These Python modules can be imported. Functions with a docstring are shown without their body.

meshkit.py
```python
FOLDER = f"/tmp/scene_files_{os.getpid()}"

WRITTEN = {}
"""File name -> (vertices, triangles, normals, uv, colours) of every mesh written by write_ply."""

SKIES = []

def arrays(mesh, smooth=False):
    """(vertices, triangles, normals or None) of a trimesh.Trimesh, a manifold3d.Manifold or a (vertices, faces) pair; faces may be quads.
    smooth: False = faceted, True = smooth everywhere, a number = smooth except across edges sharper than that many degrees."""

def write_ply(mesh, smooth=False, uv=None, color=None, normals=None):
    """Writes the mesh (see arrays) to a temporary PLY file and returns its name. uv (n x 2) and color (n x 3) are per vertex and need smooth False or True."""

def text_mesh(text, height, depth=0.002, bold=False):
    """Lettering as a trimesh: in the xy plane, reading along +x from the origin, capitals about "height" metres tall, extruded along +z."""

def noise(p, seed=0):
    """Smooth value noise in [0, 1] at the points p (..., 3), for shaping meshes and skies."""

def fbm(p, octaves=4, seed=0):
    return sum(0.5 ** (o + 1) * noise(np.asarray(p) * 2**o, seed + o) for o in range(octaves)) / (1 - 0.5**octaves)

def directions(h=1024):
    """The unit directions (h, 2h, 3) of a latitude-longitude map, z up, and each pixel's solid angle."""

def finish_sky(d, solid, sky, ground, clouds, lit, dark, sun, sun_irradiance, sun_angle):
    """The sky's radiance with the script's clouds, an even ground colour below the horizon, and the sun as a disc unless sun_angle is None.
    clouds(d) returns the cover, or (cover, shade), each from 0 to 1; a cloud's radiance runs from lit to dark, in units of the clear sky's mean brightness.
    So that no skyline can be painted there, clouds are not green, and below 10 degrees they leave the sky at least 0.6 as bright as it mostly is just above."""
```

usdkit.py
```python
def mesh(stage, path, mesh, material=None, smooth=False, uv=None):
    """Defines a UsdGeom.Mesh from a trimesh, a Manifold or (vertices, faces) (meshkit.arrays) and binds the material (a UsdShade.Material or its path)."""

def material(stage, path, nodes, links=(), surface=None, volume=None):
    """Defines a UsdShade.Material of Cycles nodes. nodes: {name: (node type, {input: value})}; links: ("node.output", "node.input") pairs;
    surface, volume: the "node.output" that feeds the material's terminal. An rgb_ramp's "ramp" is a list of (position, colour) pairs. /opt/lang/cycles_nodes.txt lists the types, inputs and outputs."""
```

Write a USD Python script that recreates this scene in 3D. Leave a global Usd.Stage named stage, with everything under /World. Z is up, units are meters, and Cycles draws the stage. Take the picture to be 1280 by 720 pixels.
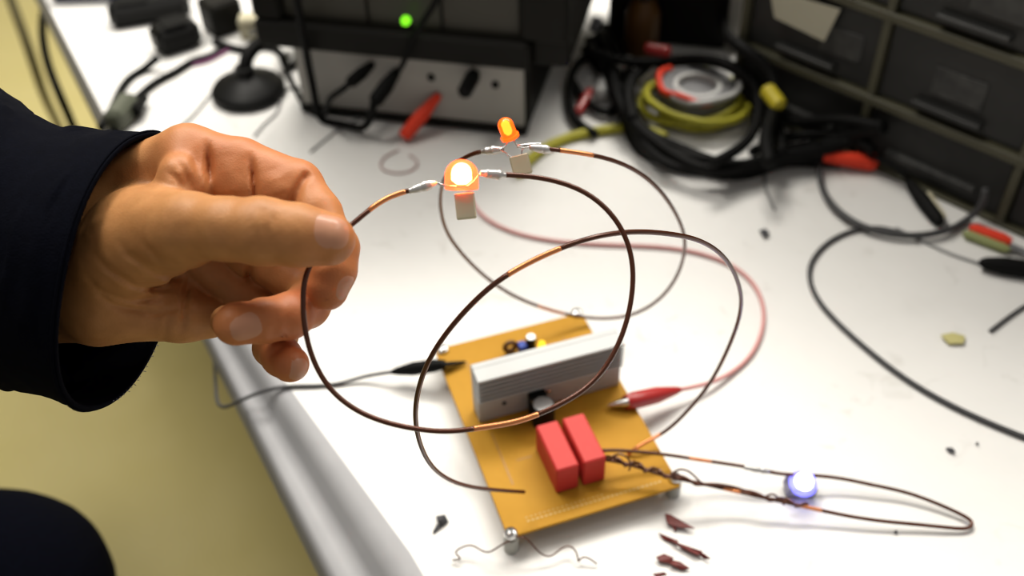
import math, numpy as np, trimesh, usdkit, meshkit
from scipy.interpolate import CubicSpline
from shapely.geometry import Polygon
from pxr import Usd, UsdGeom, UsdLux, UsdShade, Gf, Sdf, Vt

stage = Usd.Stage.CreateInMemory()
UsdGeom.SetStageUpAxis(stage, 'Z')
WORLD = UsdGeom.Xform.Define(stage, '/World')
rng = np.random.default_rng(7)

# ------------------------------------------------------------------ camera, light, exposure
F, PITCH, ROLL, CAM_H = 1250.0, math.radians(42), -.03, .471
FOCUS, FSTOP, EXPOSURE = .406, 6.3, 0.42
_c, _s = math.cos(PITCH), math.sin(PITCH)
C0 = np.array([0, 0, CAM_H]); FW = np.array([0, _c, -_s])
_rt, _up = np.array([1., 0, 0]), np.array([0, _s, _c])
_cr, _sr = math.cos(ROLL), math.sin(ROLL)
RX = _rt * _cr + _up * _sr
RU = _up * _cr - _rt * _sr
cam = UsdGeom.Camera.Define(stage, '/World/camera')
m4 = np.eye(4); m4[0, :3], m4[1, :3], m4[2, :3], m4[3, :3] = RX, RU, -FW, C0
cam.AddTransformOp().Set(Gf.Matrix4d(*m4.ravel().tolist()))
cam.CreateHorizontalApertureAttr(36.0); cam.CreateFocalLengthAttr(36.0 * F / 1280)
cam.CreateFStopAttr(FSTOP); cam.CreateFocusDistanceAttr(FOCUS); cam.CreateExposureAttr(EXPOSURE)
cam.CreateClippingRangeAttr(Gf.Vec2f(.02, 100))

dome = UsdLux.DomeLight.Define(stage, '/World/room_light'); dome.CreateIntensityAttr(.07); dome.CreateColorAttr(Gf.Vec3f(1, .96, .9))
def ceiling_lamp(n, loc, w, l, power, rz=0):
    L = UsdLux.RectLight.Define(stage, f'/World/ceiling_lamp_light_{n:03d}')
    L.AddTranslateOp().Set(Gf.Vec3d(*loc)); L.AddRotateZOp().Set(rz)
    L.CreateWidthAttr(w); L.CreateHeightAttr(l); L.CreateIntensityAttr(power); L.CreateColorAttr(Gf.Vec3f(1, .955, .87))
ceiling_lamp(1, (.50, 1.75, 1.75), .6, 1.6, 21.0, 90)
ceiling_lamp(2, (-.65, 1.30, 1.75), .5, 1.5, 13.0)
ceiling_lamp(3, (1.5, 1.2, 1.75), .5, 1.5, 6.0)

# pixel -> place
def ray(u, v): return FW + RX * (u - 640) / F + RU * (360 - v) / F
def at(u, v, z):
    d = ray(u, v); return C0 + d * (z - CAM_H) / d[2]
def dp(u, v, d): return C0 + ray(u, v) * d
def on_plane(u, v, p, n):
    d = ray(u, v); return C0 + d * ((p - C0) @ n) / (d @ n)

# ------------------------------------------------------------------ materials
def mat(name, col, rough=.5, metal=0, col2=None, nscale=40, bump=0, bscale=200, spec=.32, coat=0, **kw):
    k_ = .66 if metal < .5 else .8
    col = tuple(k_ * x for x in col); col2 = None if col2 is None else tuple(k_ * x for x in col2)
    nodes = {'p': ('principled_bsdf', {'base_color': col, 'roughness': rough, 'metallic': metal, 'specular_ior_level': spec, 'coat_weight': coat, **kw})}
    links = []
    if col2 is not None or bump:
        nodes['g'] = ('texture_coordinate', {})
    if col2 is not None:
        nodes['n'] = ('noise_texture', {'scale': nscale, 'detail': 5, 'roughness': .6})
        nodes['r'] = ('rgb_ramp', {'ramp': [(.35, col), (.68, col2)]})
        links += [('g.object', 'n.vector'), ('n.fac', 'r.fac'), ('r.color', 'p.base_color')]
    if bump:
        nodes['bn'] = ('noise_texture', {'scale': bscale, 'detail': 4})
        nodes['b'] = ('bump', {'strength': bump, 'distance': .001})
        links += [('g.object', 'bn.vector'), ('bn.fac', 'b.height'), ('b.normal', 'p.normal')]
    return usdkit.material(stage, '/World/Looks/' + name, nodes, links, surface='p.BSDF')
def glow(name, col, strength):
    return usdkit.material(stage, '/World/Looks/' + name, {'e': ('emission', {'color': col, 'strength': strength})}, surface='e.emission')

M = {}
M['floor'] = mat('floor_vinyl', (.72, .62, .26), .45, col2=(.76, .66, .30), nscale=6)
M['wall'] = mat('wall_paint', (.55, .52, .42), .8, col2=(.5, .47, .38), nscale=3)
# table: white sheet with faint grey smudges
M['table'] = usdkit.material(stage, '/World/Looks/white_table_sheet', {
    'g': ('texture_coordinate', {}),
    'n': ('noise_texture', {'scale': 9, 'detail': 6, 'roughness': .65, 'distortion': .6}),
    'r': ('rgb_ramp', {'ramp': [(.0, (.58, .572, .553)), (.42, (.68, .671, .652)), (.6, (.695, .686, .668)), (1, (.67, .66, .645))]}),
    'n2': ('noise_texture', {'scale': 38, 'detail': 3, 'roughness': .5, 'distortion': 1.2}),
    'r2': ('rgb_ramp', {'ramp': [(.0, (.55, .54, .52)), (.26, (.80, .79, .77)), (.36, (1, 1, 1)), (1, (1, 1, 1))]}),
    'mx': ('mix', {'mix_type': 'multiply', 'fac': .55}),
    'bn': ('noise_texture', {'scale': 14, 'detail': 5}),
    'b': ('bump', {'strength': .12, 'distance': .003}),
    'p': ('principled_bsdf', {'roughness': .5, 'specular_ior_level': .25})},
    [('g.object', 'n.vector'), ('g.object', 'n2.vector'), ('g.object', 'bn.vector'), ('n.fac', 'r.fac'), ('n2.fac', 'r2.fac'), ('r.color', 'mx.color1'),
     ('r2.color', 'mx.color2'), ('mx.color', 'p.base_color'), ('bn.fac', 'b.height'), ('b.normal', 'p.normal')], surface='p.BSDF')
M['band'] = mat('grey_white_edge_band', (.50, .50, .52), .6, col2=(.56, .56, .58), nscale=20)
M['leg'] = mat('grey_table_leg', (.3, .3, .3), .4, .3)
M['board'] = mat('phenolic_board', (.58, .29, .022), .6, col2=(.64, .33, .032), nscale=30, spec=.12, bump=.05, bscale=500)
M['board_edge'] = mat('board_edge', (.33, .19, .03), .6)
M['alu'] = mat('anodised_aluminium', (.60, .61, .61), .6, .25, spec=.2, bump=.05, bscale=900)
M['steel'] = mat('bright_steel', (.72, .72, .72), .22, 1)
M['nylon'] = mat('clear_grey_nylon', (.62, .61, .55), .35, transmission_weight=.15)
M['red_cap'] = mat('red_capacitor_plastic', (.70, .050, .042), .5, spec=.2, col2=(.73, .055, .046), nscale=200)
M['black'] = mat('black_plastic', (.006, .006, .0058), .45, spec=.14)
M['black_soft'] = mat('black_rubber', (.006, .006, .0058), .6, spec=.10, bump=.1, bscale=300)
M['black_box'] = mat('black_painted_metal', (.009, .0082, .006), .55, spec=.14)
M['brown'] = mat('brown_ferrite', (.16, .07, .02), .5)
M['blue'] = mat('blue_plastic', (.015, .07, .5), .4)
M['silver_top'] = mat('silver_can_top', (.55, .55, .55), .35, .6)
M['enamel'] = mat('dark_copper_enamel', (.115, .030, .010), .28, .35, coat=.3)
M['copper'] = mat('bare_copper', (.80, .30, .12), .3, .8)
M['solder'] = mat('tinned_solder', (.66, .65, .64), .38, .8, bump=.12, bscale=700)
M['cream'] = mat('cream_ceramic', (.74, .68, .48), .55)
M['gray_cable'] = mat('grey_cable_jacket', (.075, .075, .078), .55)
M['pale_cable'] = mat('pale_grey_cable', (.33, .33, .33), .55)
M['red_boot'] = mat('red_clip_boot', (.50, .022, .02), .38, coat=.3)
M['red_bright'] = mat('bright_red_plastic', (.98, .07, .03), .5, spec=.15)
M['pink_cable'] = mat('dusty_red_cable', (.90, .44, .42), .6, spec=.1)
M['yellow_cable'] = mat('yellow_green_cable', (.56, .52, .04), .5)
M['yellow'] = mat('yellow_plastic', (.75, .62, .04), .45)
M['gold'] = mat('gold_tip', (.8, .6, .25), .3, .8)
M['panel'] = mat('off_white_panel', (.52, .50, .46), .5, col2=(.48, .465, .42), nscale=12)
M['screen'] = mat('dim_grey_glass', (.085, .08, .065), .4, spec=.2)
M['cab_frame'] = mat('olive_grey_cabinet_frame', (.085, .08, .048), .5)
M['cab_drawer'] = mat('smoky_drawer_plastic', (.026, .026, .025), .4, col2=(.042, .042, .040), nscale=18, spec=.2)
M['drawer_stuff'] = mat('dim_drawer_contents', (.075, .075, .07), .6, col2=(.03, .03, .03), nscale=60)
M['paper'] = mat('cream_paper', (.55, .52, .40), .7)
M['jacket'] = mat('navy_cloth', (.0014, .0018, .0050), .9, col2=(.0022, .0028, .0072), nscale=300, bump=.35, bscale=1400, spec=.04)
M['thread'] = mat('pale_frayed_thread', (.35, .35, .42), .8)
M['nail'] = mat('fingernail', (.70, .335, .20), .38, coat=.08)
M['debris'] = mat('charcoal_scrap', (.06, .06, .07), .6)
M['red_brown'] = mat('red_brown_insulation', (.11, .012, .010), .55, col2=(.20, .026, .02), nscale=300)
M['navy_box'] = mat('dark_blue_card', (.012, .03, .11), .5)
M['tape'] = mat('silver_tape', (.33, .33, .34), .35, .4)
M['white'] = mat('white_plastic', (.72, .72, .70), .45)
M['olive'] = mat('grey_green_plastic', (.13, .14, .10), .5)
M['orange_brown'] = mat('amber_bottle', (.12, .05, .006), .5)
M['floor_tube'] = mat('grey_beige_hose', (.16, .14, .07), .6)
M['led_core_red'] = glow('led_hot_core', (1, .66, .18), 34)
M['led_core_orange'] = glow('led_orange_core', (1, .48, .04), 7)
M['led_core_blue'] = glow('led_blue_white_core', (.62, .68, 1), 16)
M['led_yellow'] = glow('small_led_yellow', (1, .60, .03), 1.7)
M['led_green'] = glow('power_led_green', (.22, .9, .02), 1.2)
def lens(name, col, em, t=.55):
    return usdkit.material(stage, '/World/Looks/' + name, {
        'tr': ('transparent_bsdf', {'color': tuple(.35 + .65 * x for x in col)}), 'p': ('principled_bsdf', {'base_color': col, 'roughness': .25, 'emission_color': col, 'emission_strength': em}),
        'm': ('mix_closure', {'fac': 1 - t})}, [('tr.BSDF', 'm.closure1'), ('p.BSDF', 'm.closure2')], surface='m.closure')
M['lens_red'] = lens('led_lens_red', (1, .13, .045), 2.0, .5)
M['lens_orange'] = lens('led_lens_orange', (1, .14, .008), 1.1, .35)
M['lens_blue'] = lens('led_lens_blue', (.28, .27, .85), .8, .45)
# skin: warm brown, redder where the mesh says so (knuckles, finger pads)
M['skin'] = usdkit.material(stage, '/World/Looks/skin', {
    'g': ('texture_coordinate', {}), 'a': ('attribute', {'attribute': 'redness'}),
    'n': ('noise_texture', {'scale': 90, 'detail': 5, 'roughness': .6}),
    'r': ('rgb_ramp', {'ramp': [(.3, (.36, .160, .052)), (.7, (.46, .215, .078))]}),
    'mx': ('mix', {'mix_type': 'mix', 'color2': (.47, .125, .045)}),
    'bn': ('voronoi_texture', {'scale': 1500, 'randomness': 1}), 'bn2': ('noise_texture', {'scale': 420, 'detail': 4}),
    'ad': ('math', {'math_type': 'add'}),
    'b': ('bump', {'strength': .10, 'distance': .0005}),
    'p': ('principled_bsdf', {'roughness': .5, 'specular_ior_level': .3, 'subsurface_weight': .04, 'subsurface_radius': (1, .35, .18), 'subsurface_scale': .003})},
    [('g.object', 'n.vector'), ('g.object', 'bn.vector'), ('g.object', 'bn2.vector'), ('n.fac', 'r.fac'), ('r.color', 'mx.color1'), ('a.fac', 'mx.fac'), ('mx.color', 'p.base_color'),
     ('bn.distance', 'ad.value1'), ('bn2.fac', 'ad.value2'), ('ad.value', 'b.height'), ('b.normal', 'p.normal')], surface='p.BSDF')

# ------------------------------------------------------------------ naming helpers
_used = {}
def numbered(parent, name):
    k = _used.get((parent, name), 0); _used[(parent, name)] = k + 1
    return f'{parent}/{name}' + (f'_{k:03d}' if k else '')
class Node:
    def __init__(s, path, base): s.path, s.base = path, np.asarray(base, float)
    @property
    def prim(s): return stage.GetPrimAtPath(s.path)
def tag(prim, **kw):
    for k, v in kw.items():
        if v: prim.SetCustomDataByKey(k, v)
def thing(name, label, category, base=(0, 0, 0), group=None, kind=None):
    p = numbered('/World', name); x = UsdGeom.Xform.Define(stage, p); x.AddTranslateOp().Set(Gf.Vec3d(*map(float, base)))
    tag(x.GetPrim(), label=label, category=category, group=group, kind=kind)
    return Node(p, base)
def obj(name, mesh, material, parent=None, smooth=35, label=None, category=None, group=None, kind=None):
    if isinstance(mesh, (list, tuple)) and not isinstance(mesh[0], np.ndarray): mesh = trimesh.util.concatenate(list(mesh))
    base = parent.base if parent else np.zeros(3)
    if isinstance(mesh, tuple): mesh = trimesh.Trimesh(mesh[0], mesh[1], process=False)
    p = numbered(parent.path if parent else '/World', name)
    if parent is None:                                   # a top-level mesh: its origin at its own base
        b = mesh.bounds; base = np.array([(b[0][0] + b[1][0]) / 2, (b[0][1] + b[1][1]) / 2, b[0][2]])
    mm = trimesh.Trimesh(mesh.vertices - base, mesh.faces, process=False)
    g = usdkit.mesh(stage, p, mm, M[material] if isinstance(material, str) else material, smooth=smooth)
    if parent is None: UsdGeom.Xformable(g).AddTranslateOp().Set(Gf.Vec3d(*map(float, base)))
    tag(g.GetPrim(), label=label, category=category, group=group, kind=kind)
    return Node(p, base)

# ------------------------------------------------------------------ shape helpers
def spline(pts, n=None, closed=False, step=.002):
    p = np.asarray(pts, float)
    if closed: p = np.vstack([p, p[:1]])
    t = np.concatenate([[0], np.cumsum(np.sqrt(np.linalg.norm(np.diff(p, axis=0), axis=1)) + 1e-6)])
    cs = CubicSpline(t, p, bc_type='periodic' if closed else 'natural')
    L = np.linalg.norm(np.diff(p, axis=0), axis=1).sum()
    n = n or max(8, int(L / step))
    q = cs(np.linspace(0, t[-1], n))
    return q[:-1] if closed else q
def tube(pts, r, n=10, closed=False, cap=True):
    p = np.asarray(pts, float); k = len(p)
    r = np.broadcast_to(np.asarray(r, float), (k,))
    T = np.roll(p, -1, 0) - np.roll(p, 1, 0) if closed else np.gradient(p, axis=0)
    T /= np.maximum(np.linalg.norm(T, axis=1, keepdims=True), 1e-12)
    N = np.zeros_like(p); a = np.array([0, 0, 1.]) if abs(T[0][2]) < .9 else np.array([1., 0, 0])
    N[0] = np.cross(T[0], a); N[0] /= np.linalg.norm(N[0])
    for i in range(1, k):
        w = N[i - 1] - T[i] * (N[i - 1] @ T[i]); N[i] = w / max(np.linalg.norm(w), 1e-12)
    B = np.cross(T, N); th = np.arange(n) * 2 * math.pi / n
    V = p[:, None] + r[:, None, None] * (N[:, None] * np.cos(th)[:, None] + B[:, None] * np.sin(th)[:, None])
    return grid_mesh(V, wrap_u=closed, wrap_v=True, caps=cap and not closed)
def grid_mesh(V, wrap_u=False, wrap_v=False, caps=False):
    k, n = V.shape[:2]; v = V.reshape(-1, 3); f = []
    I, J = np.meshgrid(np.arange(k if wrap_u else k - 1), np.arange(n if wrap_v else n - 1), indexing='ij')
    I, J = I.ravel(), J.ravel(); a, b = I * n + J, I * n + (J + 1) % n; c, d = ((I + 1) % k) * n + (J + 1) % n, ((I + 1) % k) * n + J
    f = np.vstack([np.stack([a, b, c], 1), np.stack([a, c, d], 1)])
    if caps:
        v = np.vstack([v, V[0].mean(0), V[-1].mean(0)]); j = np.arange(n); q = len(v)
        f = np.vstack([f, np.stack([np.full(n, q - 2), (j + 1) % n, j], 1), np.stack([np.full(n, q - 1), (k - 1) * n + j, (k - 1) * n + (j + 1) % n], 1)])
    return trimesh.Trimesh(v, f, process=False)
def frame(origin, e1, up=(0, 0, 1)):
    """4x4 with x along e1, z near up."""
    e1 = np.asarray(e1, float) / np.linalg.norm(e1); z = np.asarray(up, float); y = np.cross(z, e1); y /= np.linalg.norm(y); z = np.cross(e1, y)
    m = np.eye(4); m[:3, 0], m[:3, 1], m[:3, 2], m[:3, 3] = e1, y, z, origin
    return m
def put(mesh, m): mesh = mesh.copy(); mesh.apply_transform(m); return mesh
def box(lo, hi, ch=0.):
    """box with chamfered edges"""
    lo, hi = np.asarray(lo, float), np.asarray(hi, float)
    if not ch:
        b = trimesh.creation.box(hi - lo); b.apply_translation((lo + hi) / 2); return b
    ch = min(ch, (hi - lo).min() * .45); pts = []
    for ax in range(3):
        l2, h2 = lo + ch, hi - ch; l2[ax], h2[ax] = lo[ax], hi[ax]
        pts += [[(l2, h2)[i][0], (l2, h2)[j][1], (l2, h2)[k][2]] for i in (0, 1) for j in (0, 1) for k in (0, 1)]
    return trimesh.Trimesh(pts, process=False).convex_hull
def lathe(prof, n=28):
    prof = np.asarray(prof, float); th = np.arange(n) * 2 * math.pi / n
    V = np.stack([prof[:, 0][:, None] * np.cos(th), prof[:, 0][:, None] * np.sin(th), np.repeat(prof[:, 1][:, None], n, 1)], -1)
    m = grid_mesh(V, wrap_v=True, caps=True); m.fix_normals(); return m
def extrude_along(profile, length, m):
    """profile polygon in (y,z), extruded along x by length, placed by m"""
    e = trimesh.creation.extrude_polygon(Polygon(profile), length, engine='earcut')   # in xy, along z
    q = np.array([[0, 0, 1, 0], [1, 0, 0, 0], [0, 1, 0, 0], [0, 0, 0, 1.]])
    e.apply_transform(q); return put(e, m)
CLEAR = None
def clear(p, u, v):
    """a point that would lie inside the parts cabinet is brought in front of it, along its line of sight"""
    if CLEAR is None or (p - CLEAR[:3, 3]) @ CLEAR[:3, 1] < -.012 or (p - CLEAR[:3, 3]) @ CLEAR[:3, 0] < CLEAR_X: return p
    return on_plane(u, v, CLEAR[:3, 3] - .012 * CLEAR[:3, 1], CLEAR[:3, 1])
def path_on(px, z=None, closed=False, step=.003):
    """pixel path (u,v) or (u,v,z) on height z"""
    return spline([clear(at(p[0], p[1], p[2] if len(p) > 2 else z), p[0], p[1]) for p in px], closed=closed, step=step)
def split(path, cuts):
    """pieces of a path; cuts are fractions by length"""
    s = np.concatenate([[0], np.cumsum(np.linalg.norm(np.diff(path, axis=0), axis=1))]); s /= s[-1]
    out = []
    for a, b in zip([0, *cuts], [*cuts, 1]):
        i = [np.array([np.interp(x, s, path[:, k]) for k in range(3)]) for x in (a, b)]
        out.append(np.vstack([i[0], path[(s > a) & (s < b)], i[1]]))
    return out
def nearest_frac(path, pts):
    s = np.concatenate([[0], np.cumsum(np.linalg.norm(np.diff(path, axis=0), axis=1))]); s /= s[-1]
    X = (path - C0) @ np.stack([RX, RU, FW], 1); uv = np.stack([640 + F * X[:, 0] / X[:, 2], 360 - F * X[:, 1] / X[:, 2]], 1)
    return [float(s[np.argmin(((uv - np.asarray(p)) ** 2).sum(1))]) for p in pts]

# ------------------------------------------------------------------ setting and table
FZ = -.74
obj('floor', box((-3, -2, FZ - .05), (3, 3.2, FZ)), 'floor', kind='structure', label='pale yellow vinyl floor beside the workbench')
obj('wall_back', box((-3, 3.2, FZ), (3, 3.3, 1.9)), 'wall', kind='structure', label='plain painted wall behind the workbench')
obj('wall_left', box((-3.1, -2, FZ), (-3, 3.2, 1.9)), 'wall', kind='structure', label='plain painted wall on the far side of the floor')
A0 = np.array([-.060, .31, 0]); TD = np.array([-.4819, .8762, 0]); TN = np.array([-.8762, -.4819, 0])
TM = frame(A0 - TD * .42, TD)          # x along the edge, y outward
bench = thing('workbench', 'white-topped workbench with a grey rounded front edge', 'table', A0 + np.array([0, 0, FZ]))
prof = [(0, 0), (.006, -.0008), (.012, -.003), (.017, -.0075), (.0205, -.013), (.0245, -.0165), (.031, -.0175), (.037, -.0185), (.0405, -.021), (.043, -.026), (.0435, -.05), (0, -.05)]
xs_ = np.concatenate([np.linspace(0, .42, 8), np.linspace(.44, .86, 22), np.linspace(.9, 1.75, 8)]); ks_ = np.interp(xs_, [.42, .86], [1, .10])   # the strip tapers towards the far end
prf = np.array(prof); G_ = np.stack([np.stack([np.full(len(prf), x), .0435 - (.0435 - prf[:, 0]) * k, prf[:, 1]], 1) for x, k in zip(xs_, ks_)])
obj('edge_band', put(grid_mesh(G_[:, ::-1], wrap_v=True, caps=True), TM), 'band', bench, label='grey rounded edge strip of the bench')
top_ = Polygon([(0, -1.25), *[(x, .0435 * (1 - k)) for x, k in zip(xs_, ks_)], (1.75, -1.25)])
top_ = trimesh.creation.extrude_polygon(top_, .05, engine='earcut'); top_.apply_translation((0, 0, -.05))
obj('tabletop', put(top_, TM), 'table', bench)
for x in (.25, 1.65):
    for y in (-.15, -1.15):
        obj('leg', put(box((x - .02, y - .02, FZ), (x + .02, y + .02, -.05), .003), TM * 1.0 + 0), 'leg', bench)

# ------------------------------------------------------------------ circuit board
BX, BY, YAW = -.0057, .311, .305
BM = frame((BX, BY, 0), (math.cos(YAW), math.sin(YAW), 0))
def bw(u, v, z): return (BM @ np.array([u, v, z, 1]))[:3]
ZB = .0132
cb = thing('circuit_board', 'yellow-brown circuit board on standoffs with heatsink, red capacitors and copper coil', 'circuit board', (BX, BY, 0))
obj('board', put(box((-.001, -.002, .0112), (.1005, .148, ZB), .0003), BM), 'board', cb)
marks = [put(box((.012 + .0026 * i, .004, ZB), (.0134 + .0026 * i, .0048, ZB + .00012)), BM) for i in range(31)]
marks += [put(box((.012 + .0026 * i, .0066, ZB), (.013 + .0026 * i, .0071, ZB + .00012)), BM) for i in range(18)]
obj('printed_marks', marks, mat('pale_print', (.75, .55, .22), .5), cb, kind='stuff', label='row of pale dashes printed along the front edge')
tr = [put(box((x, y, ZB), (x + w, y + l, ZB + .0001)), BM) for x, y, w, l in [(.012, .03, .0012, .04), (.02, .045, .009, .001), (.068, .03, .016, .001), (.015, .1, .001, .03), (.03, .118, .05, .001), (.08, .1, .001, .03)]]
obj('board_tracks', tr, mat('board_track', (.47, .23, .03), .5), cb, kind='stuff')
for (u, v) in [(.001, -.0005), (.0995, .0035), (.004, .145), (.097, .1475)]:
    obj('standoff', put(lathe([(.0042, 0), (.0042, .0112)], 6 if u > .5 else 20), BM @ trimesh.transformations.translation_matrix((u, v, 0))), 'nylon', cb, label='whitish spacer under a board corner')
    s = obj('screw', put(lathe([(.0038, 0), (.0038, .0009), (.0033, .0022), (.002, .003), (.0004, .0032)]), BM @ trimesh.transformations.translation_matrix((u, v, ZB))), 'steel', cb, label='domed steel screw in a board corner')
    obj('screw_slot', put(trimesh.util.concatenate([box((-.0017, -.0003, .0029), (.0017, .0003, .0034)), box((-.0003, -.0017, .0029), (.0003, .0017, .0034))]), BM @ trimesh.transformations.translation_matrix((u, v, ZB))), 'black', s)
# heatsink: back plate, six shelves of fins on the upper front, a plain wall below
HB = .0136
hs = obj('heatsink', put(box((.008, .0868, HB), (.0985, .0912, .052), .0004), BM), 'alu', cb, label='long grey aluminium heatsink standing across the board')
obj('lower_wall', put(box((.0082, .0795, HB), (.0983, .0868, .0322), .0003), BM), 'alu', hs)
for k in range(6):
    z0 = .0330 + k * .00335
    obj('fin', put(box((.008, .0762, z0), (.0985, .087, z0 + (.0012 if k < 5 else .0022)), .0002), BM), 'alu', hs)
for u in (.024, .052, .083):
    obj('rivet', put(lathe([(.0013, 0), (.0013, .0006), (.0008, .0009)], 14), BM @ trimesh.transformations.translation_matrix((u, .0795, .025)) @ trimesh.transformations.rotation_matrix(math.pi / 2, (1, 0, 0))), 'black' if u != .052 else 'steel', hs)
for u0 in (.0332, .0492):
    c = obj('film_capacitor', put(box((u0, .0158, ZB), (u0 + .0132, .0500, .0338), .0009), BM), 'red_cap', cb, label='red box film capacitor' + (' nearer the board middle' if u0 < .04 else ' beside the copper wires'), smooth=False)
    for v in (.02, .045): obj('capacitor_foot', put(box((u0 + .004, v, ZB - .0002), (u0 + .009, v + .001, ZB + .0004)), BM), 'steel', c)
def can(u, v, r, h, name, top='silver_top', body='black', label=None):
    m = BM @ trimesh.transformations.translation_matrix((u, v, ZB))
    e = obj(name, put(lathe([(r * .97, 0), (r, .0004), (r, .0012), (r * .93, .0017), (r, .0022), (r, h - .0008), (r * .93, h)]), m), body, cb, label=label)
    obj('can_top', put(lathe([(r * .86, h - .0004), (r * .86, h + .0003), (.0003, h + .0003)]), m), top, e, label='silver top of the capacitor can')
can(.0440, .0668, .0068, .0165, 'electrolytic_capacitor', label='black capacitor can with silver top in front of the heatsink')
can(.0575, .127, .0033, .011, 'electrolytic_capacitor', label='small black capacitor can behind the heatsink')
# transistor on the heatsink, left of the can, and a short screw
obj('transistor', put(box((.0385, .0745, ZB), (.0495, .0795, .0285), .0006), BM), 'black', cb, label='black transistor screwed to the heatsink')
obj('transistor_screw', put(lathe([(.0015, 0), (.0014, .0009), (.0006, .0013)], 14), BM @ trimesh.transformations.translation_matrix((.0405, .0745, .0255)) @ trimesh.transformations.rotation_matrix(math.pi / 2, (1, 0, 0))), 'steel', cb)
obj('trimmer', put(box((.0490, .1235, ZB), (.0540, .1295, .0205), .0004), BM), 'blue', cb, label='small blue trimmer behind the heatsink')
th = np.linspace(0, 2 * math.pi, 40)[:-1]
obj('inductor', put(tube(np.stack([.0035 * np.cos(th), 0 * th, .0035 * np.sin(th) + .0055], 1), .0017, 12, closed=True), BM @ trimesh.transformations.translation_matrix((.0440, .1285, ZB))), 'brown', cb, label='brown ring inductor behind the heatsink')
e = obj('indicator_lamp', put(lathe([(.0026, 0), (.0026, .0007), (.0021, .0007), (.0021, .0035), (.0017, .0049), (.0008, .0057), (.0001, .0059)], 18), BM @ trimesh.transformations.translation_matrix((.0640, .1245, ZB + .0015))), 'led_yellow', cb, label='tiny lit yellow lamp behind the heatsink')
obj('lamp_lead', [put(box((.0630 + k, .1243, ZB), (.0634 + k, .1247, ZB + .0016)), BM) for k in (0, .0016)], 'steel', e)
# transmitter coil: a loop of copper standing up from the board
E1, E2 = at(785, 568, ZB + .0008), at(655, 615, .024)
tdir = E1 - E2; tdir[2] = 0; nrm = np.cross(tdir, (0, 0, 1)); nrm /= np.linalg.norm(nrm)
nrm = nrm + np.array([0, 0, .22 * np.sign(nrm[1])])      # leans a little
nrm /= np.linalg.norm(nrm)
coil_px = [(785, 568), (800, 557), (830, 540), (858, 515), (885, 482), (908, 440), (923, 400), (926, 370), (917, 340), (900, 317), (874, 301), (840, 293), (795, 290), (750, 295), (707, 308), (662, 328), (622, 352), (588, 382), (557, 418), (533, 458), (521, 498), (520, 530), (528, 562), (545, 588), (572, 604), (605, 611), (655, 615)]
coil = spline([on_plane(u, v, E1, nrm) for u, v in coil_px], step=.0012)
cuts = nearest_frac(coil, [(825, 544), (700, 312), (634, 343)])
def wire_parts(path, cuts, first_copper, r, parent, nm='coil_wire', sub=True):
    for i, piece in enumerate(split(path, cuts)):
        cop = (i % 2 == 0) == first_copper
        obj('bare_copper' if cop else nm, tube(piece, r * (1.03 if cop else 1), 10), 'copper' if cop else 'enamel', parent, smooth=True, label='stripped bright copper stretch' if cop else None)
wire_parts(coil, cuts, True, .00105, cb)
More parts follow.
